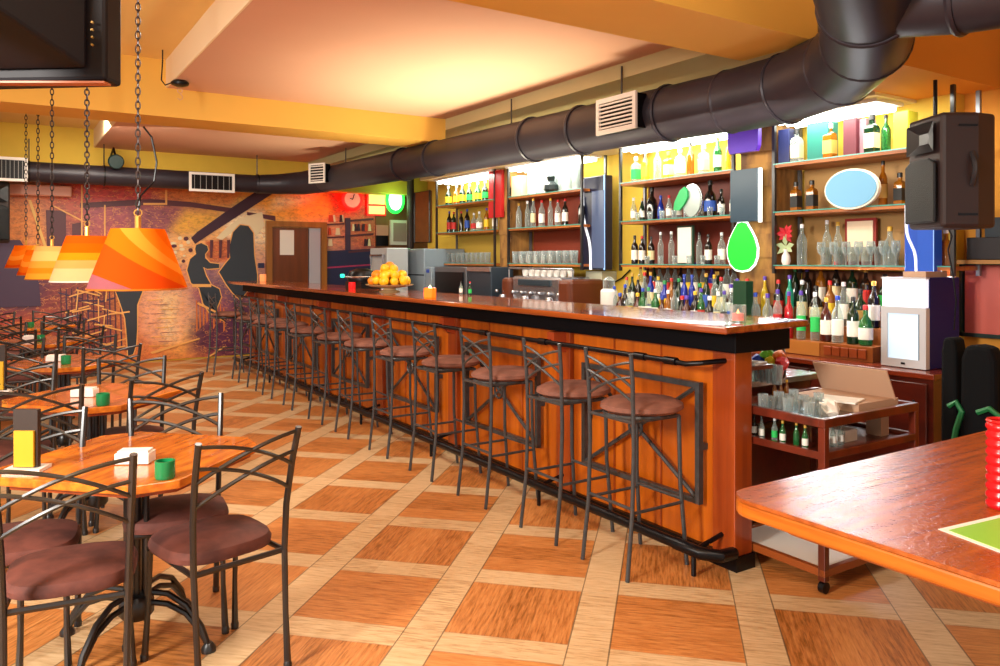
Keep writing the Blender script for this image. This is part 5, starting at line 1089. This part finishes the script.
# ================================================================== RIGHT TABLE
rt = thing('large_table', 'large reddish wooden table with rounded corner in the right foreground', 'table', (3.2, 1, 0))
X0, X1, Y0, Y1, r = 1.955, 4.7, -.4, 1.71, .10
P = []
for cx_, cy_, a0 in ((X1-r, Y1-r, 0), (X0+r, Y1-r, 90), (X0+r, Y0+r, 180), (X1-r, Y0+r, 270)):
    for k in range(7): a = math.radians(a0+15*k); P.append((cx_+r*math.cos(a), cy_+r*math.sin(a)))
b = NB(); prism(b, P, .738, .75); obj('tabletop', b, TABR, rt)
b = NB(); prism(b, P, .692, .737); obj('edge_band', b, TABE, rt, bevel=.008)
k_ = .10; b = NB(); prism(b, [(x+(k_ if x < 3 else -k_), y+(k_ if y < 1 else -k_)) for x, y in P], .65, .692); obj('apron', b, mat('apron_wood', '#9a4a16', .35, noise=.2), rt)
for x_, y_ in ((4.45, 1.45), (4.45, -.15), (2.3, -.2)): obj('leg', BX(x_-.04, x_+.04, y_-.04, y_+.04, 0, .65), WOODP, rt, bevel=.005)
obj('leg', BX(3.9, 3.98, 1.38, 1.46, 0, .65), WOODP, rt)
q = [pz(938, 529, .752), pz(1003, 514, .752), pz(1060, 545, .752), pz(1010, 556, .752)]
t = thing('menu_sheet', 'lime green menu sheet with cream border on the right table', 'menu', (q[0].x, q[0].y, .75))
b = NB(); prism(b, [(v.x, v.y) for v in q], .7505, .752); obj('border', b, PAPER, t)
c0 = sum(q, Vector())/4; b = NB(); prism(b, [(c0.x+(v.x-c0.x)*.86, c0.y+(v.y-c0.y)*.82) for v in q], .752, .753); obj('green_face', b, mat('lime_print', '#8cc83c', .45), t)
# red ribbed tumbler / basket
a_, b_ = ray(1003); dd = 2.35; rx, ry = a_*dd, b_*dd
t = thing('red_basket', 'tall red ribbed plastic holder at the right edge of the table', 'holder', (rx, ry, .75))
b = NB(); prof = []
for k in range(10): z = .75+k*.026; prof += [(.040, z), (.046, z+.008), (.046, z+.016), (.040, z+.024)]
lathe(b, prof, (rx, ry, 0), 24); obj('ribbed_body', b, RED, t, smooth=1); b = NB(); torus(b, (rx, ry, 1.012), .04, .006, 'Z', 24, 6); obj('rim', b, RED, t)

# ================================================================== LOUDSPEAKERS, TV
def speaker(loc, rz, s, label, name='loudspeaker'):
    t = thing(name, label, 'loudspeaker', loc)
    P = [(-.19, -.16), (.19, -.16), (.19, .05), (.13, .19), (-.13, .19), (-.19, .05)]   # front is -Y
    P = [(x*s*.86, y*s*.9) for x, y in P]; H = .60*s
    M4 = Matrix.Translation(loc) @ Matrix.Rotation(rz, 4, 'Z')
    b = NB(); prism(b, P, 0, H, M4); obj('cabinet', b, mat('speaker_plastic', '#2a1b1a', .5), t, bevel=.02*s)
    b = NB(); F = [(-.165, .03), (.165, .03), (.165, .34), (.10, .37), (-.10, .37), (-.165, .34)]
    F = [(x*s*.86, z*s) for x, z in F]; prism(b, F, -.175*s, -.16*s, M4 @ MYm); obj('grille', b, mat('speaker_grille', '#0a0d12', .4, 0, spec=.3, bump=.3, nscale=(200, 200, 200)), t, bevel=.012*s)
    b = NB(); Hn = [(-.15, .40), (.15, .40), (.15, .56), (-.15, .56)]
    f0 = [M4 @ MYm @ Vector((x*s*.86, z*s, -.172*s)) for x, z in Hn]; f1 = [M4 @ MYm @ Vector((x*s*.3, (.48+(z-.48)*.35)*s, -.147*s)) for x, z in Hn]
    v0 = [b.verts.new(p) for p in f0]; v1 = [b.verts.new(p) for p in f1]; b.faces.new(v1)
    for k in range(4): b.faces.new((v0[k], v0[(k+1) % 4], v1[(k+1) % 4], v1[k]))
    o = obj('horn', b, mat('horn_black', '#0c0d12', .3), t)
    for sd in (-1, 1):
        b = NB(); pts = [M4 @ Vector((sd*(.165+.03*math.sin(PI*k/8))*s, .01*s, (.22+.17*k/8)*s)) for k in range(9)]; tube(b, pts, .014*s, 8); obj('handle', b, BLACKR, t, smooth=1)
        for z in (.07, .53): b = NB(); box(b, (0, 0, 0), (.006*s, .10*s, .012*s), 0, M4 @ Matrix.Translation((sd*.164*s, -.01*s, z*s))); obj('side_groove', b, BLACK, t)
    return t, M4
a_, b_ = ray(951); dd = 3.75; sx, sy = a_*dd, b_*dd; zb = CAM_H+dd*(HOR-229)/FPX
t, M4 = speaker(Vector((sx, sy, zb)), math.radians(-122), .90, 'black loudspeaker with side handle hanging in front of the near shelves')
b = NB(); tube(b, [M4 @ Vector((.08, .1, .45)), Vector((4.72, 2.5, 2.2)), Vector((4.72, 2.5, 2.58))], .012, 8); obj('bracket', b, BLACK, t)
pts = [pX(x, y, 4.7) for x, y in ((948, 228), (952, 236), (948, 250), (953, 275), (956, 300), (954, 330))]; obj('cable', TB(pts, .005, 6), BLACK, t)
t, M4 = speaker(pY(-14, 243, 11.8), math.radians(20), 1.3, 'black loudspeaker on the mural wall at the left edge')
b = NB(); tube(b, [M4 @ Vector((0, .2, .4)), (M4 @ Vector((0, .2, .4)))+Vector((.02, .3, 0))], .03, 8); obj('bracket', b, BLACK, t)
p0, p1 = pY(0, 183, WB-.2), pY(72, 197, WB-.2); t = thing('wall_unit', 'long pale pink box unit on the mural below the wall duct', 'wall unit', (0, WB-.2, p1.z)); obj('casing', BX(-1.5, p1.x, WB-.2, WB-.016, p1.z, p0.z), mat('pink_beige', '#e0a088', .45), t, bevel=.02)
# TV: big old set hung from the ceiling, back and underside toward us
a_, b_ = ray(106); dd = 2.3; ex, ey = a_*dd, b_*dd; z0 = CAM_H+dd*(HOR-80)/FPX
tv = thing('television', 'bulky dark television hanging from the ceiling at the upper left', 'television', (ex-.35, ey, z0))
ux = Vector((RX, RY, 0)); uf = Vector((FX, FY, 0)); O = Vector((ex, ey, z0))
def q3(r, f, z): return O+ux*r+uf*f+Vector((0, 0, z))
TVM = mat('tv_plum_plastic', '#120b10', .55, spec=.25); b = NB()
V = [q3(-.62, .0, -.01), q3(0, 0, .0), q3(0, 0, .50), q3(-.62, 0, .50), q3(-.62, .12, -.01), q3(0, .10, .0), q3(0, .10, .50), q3(-.62, .12, .50)]
vs = [b.verts.new(v) for v in V]
for f in ((0, 1, 2, 3), (4, 5, 6, 7), (0, 1, 5, 4), (1, 2, 6, 5), (2, 3, 7, 6), (3, 0, 4, 7)): b.faces.new([vs[i] for i in f])
obj('bezel', b, TVM, tv, bevel=.012)
b = NB(); back = [q3(-.56, -.01, .02), q3(-.05, -.01, .03), q3(-.05, -.01, .47), q3(-.56, -.01, .47)]; bk2 = [q3(-.50, -.24, .15), q3(-.19, -.24, .15), q3(-.19, -.24, .42), q3(-.50, -.24, .42)]
v0 = [b.verts.new(v) for v in back]; v1 = [b.verts.new(v) for v in bk2]; b.faces.new(v1); b.faces.new(v0[::-1])
for k in range(4): b.faces.new((v0[k], v0[(k+1) % 4], v1[(k+1) % 4], v1[k]))
obj('tube_housing', b, TVM, tv, bevel=.01)
b = NB()
for k in range(9):
    for pa, pb in (((-.44+k*.03, -.243, .17), (-.44+k*.03, -.243, .32)),): tube(b, [q3(*pa), q3(*pb)], .004, 4)
obj('vent_slots', b, mat('tv_slot_blue', '#182038', .4), tv)
b = NB()
for k in range(4):
    lathe(b, [(.0035, 0), (.0035, .008)], n=10, m=Matrix.Translation(q3(-.032, -.012, .10+k*.022)) @ uf.to_track_quat('-Z', 'Y').to_matrix().to_4x4())
obj('sockets', b, mat('socket_gold', '#a88848', .3, .5), tv)
b = NB(); tube(b, [q3(-.31, -.04, .48), q3(-.31, -.04, .6), (q3(-.31, -.04, 0)).xy.to_3d()+Vector((0, 0, 3.3))], .025, 10); obj('ceiling_bracket', b, BLACK, tv)
b = NB(); vsx = [q3(-.55, -.012, -.012), q3(-.0, -.012, -.004), q3(-.0, .03, -.004), q3(-.55, .03, -.012)]; prism(b, [(v.x, v.y) for v in vsx], z0-.011, z0-.005); obj('rim_underside', b, mat('tv_orange_rim', '#a85a30', .5), tv)
b = NB(); lathe(b, [(.02, 0), (.07, .03), (.085, .09), (.08, .16), (.04, .19)], q3(-.30, -.35, .0), 18); o = obj('ceiling_projector', b, mat('tv_bracket_plum', '#5a2c28', .4), None, smooth=1)
tag(o, 'rounded plum swivel cover below the television', 'bracket cover')

# ================================================================== FAR RIGHT WALL
XW = 5.36
p0, p1 = pX(960, 262, 5.24), pX(1030, 338, 5.24)
t = thing('wall_picture', 'dull red board in a dark green frame on the right wall', 'picture', (5.24, p1.y, p1.z))
obj('red_panel', BX(5.24, 5.26, p1.y+.03, p0.y-.03, p1.z+.0, p0.z-.02), mat('dull_red', '#b05040', .6), t)
b = NB(); y0, y1, z0_, z1_ = p1.y, p0.y, p1.z-.02, p0.z
for q in ((y0, y1, z1_-.02, z1_), (y0, y1, z0_, z0_+.025), (y0, y0+.025, z0_, z1_), (y1-.02, y1, z0_, z1_)): bx(b, 5.23, 5.30, q[0], q[1], q[2], q[3])
obj('frame', b, mat('dark_green_frame', '#10241c', .4), t)
t = thing('wall_shelf', 'ochre wooden shelf above the red board on the right wall', 'shelf', (5.1, 1.9, 1.48)); obj('board', BX(5.05, 5.299, 1.2, 2.60, 1.475, 1.50), mat('ochre_wood', '#a8783c', .5), t); obj('support', BX(5.15, 5.199, 2.625, 2.67, .846, 1.43), mat('ochre_wood'), t)
t = thing('amplifier', 'black amplifier rack with cables on the right wall shelf', 'amplifier', (5.1, 2.1, 1.5)); obj('case', BX(5.08, 5.295, 1.5, 2.50, 1.501, 1.64), BLACKR, t, bevel=.006); obj('mixer', BX(5.1, 5.29, 1.6, 2.40, 1.641, 1.76), mat('dark_slate', '#1c2830', .4), t)
b = NB(); tube(b, [(5.10, 2.3, 1.60), (5.06, 2.2, 1.68), (5.08, 2.1, 1.72), (5.12, 2.05, 1.82)], .012, 6); obj('cable', b, mat('orange_cable', '#903010', .5), t)
GS = mat('green_emblem', '#0e6a38', .5); BK = mat('black_cloth', '#050609', .9, spec=.2)
def bag(label, px0, px1, ytop, X, dy=0):
    a0, a1 = pX(px1, 400, X).y, pX(px0, 400, X).y; zt = pX((px0+px1)/2, ytop, X).z; w = a1-a0; cy = (a0+a1)/2
    t = thing('chair_cover', label, 'chair', (X, cy, 0))
    P = [(a0, .02), (a1, .02), (a1, .5), (a1-w*.03, zt-.08), (a1-w*.15, zt-.01), (cy, zt), (a0+w*.15, zt-.01), (a0+w*.03, zt-.08), (a0, .5)]
    b = NB(); prism(b, P, X, X+.12, MX); obj('backrest', b, BK, t, bevel=.025)
    obj('seat', BX(X-.30, X, a0+.02, a1-.02, .38, .46), BK, t, bevel=.03)
    for s in (a0+.05, a1-.05): obj('leg', BX(X-.28, X-.25, s-.015, s+.015, 0, .38), BLACK, t); obj('leg', BX(X+.05, X+.08, s-.015, s+.015, 0, .02), BLACK, t)
    return t, cy, zt
t, cy, zt = bag('black fabric covered chair beside the cabinet end, left of two', 940, 956.5, 337, 4.42)
cy -= .05; b = NB(); tube(b, [(4.405, cy+.04, zt-.38), (4.405, cy, zt-.35), (4.405, cy-.03, zt-.40), (4.405, cy, zt-.50), (4.405, cy+.02, zt-.62)], .015, 6); obj('green_stripe', b, GS, t, label='curved green stripe')
t, cy, zt = bag('wide black fabric covered chair below the red board', 958.5, 996, 345, 4.42)
cy -= .07; b = NB(); tube(b, [(4.405, cy+.06, zt-.36), (4.405, cy, zt-.33), (4.405, cy-.06, zt-.37), (4.405, cy-.03, zt-.46), (4.405, cy+.02, zt-.5), (4.405, cy, zt-.6)], .016, 6); obj('green_stripe', b, GS, t, label='curved green stripe')
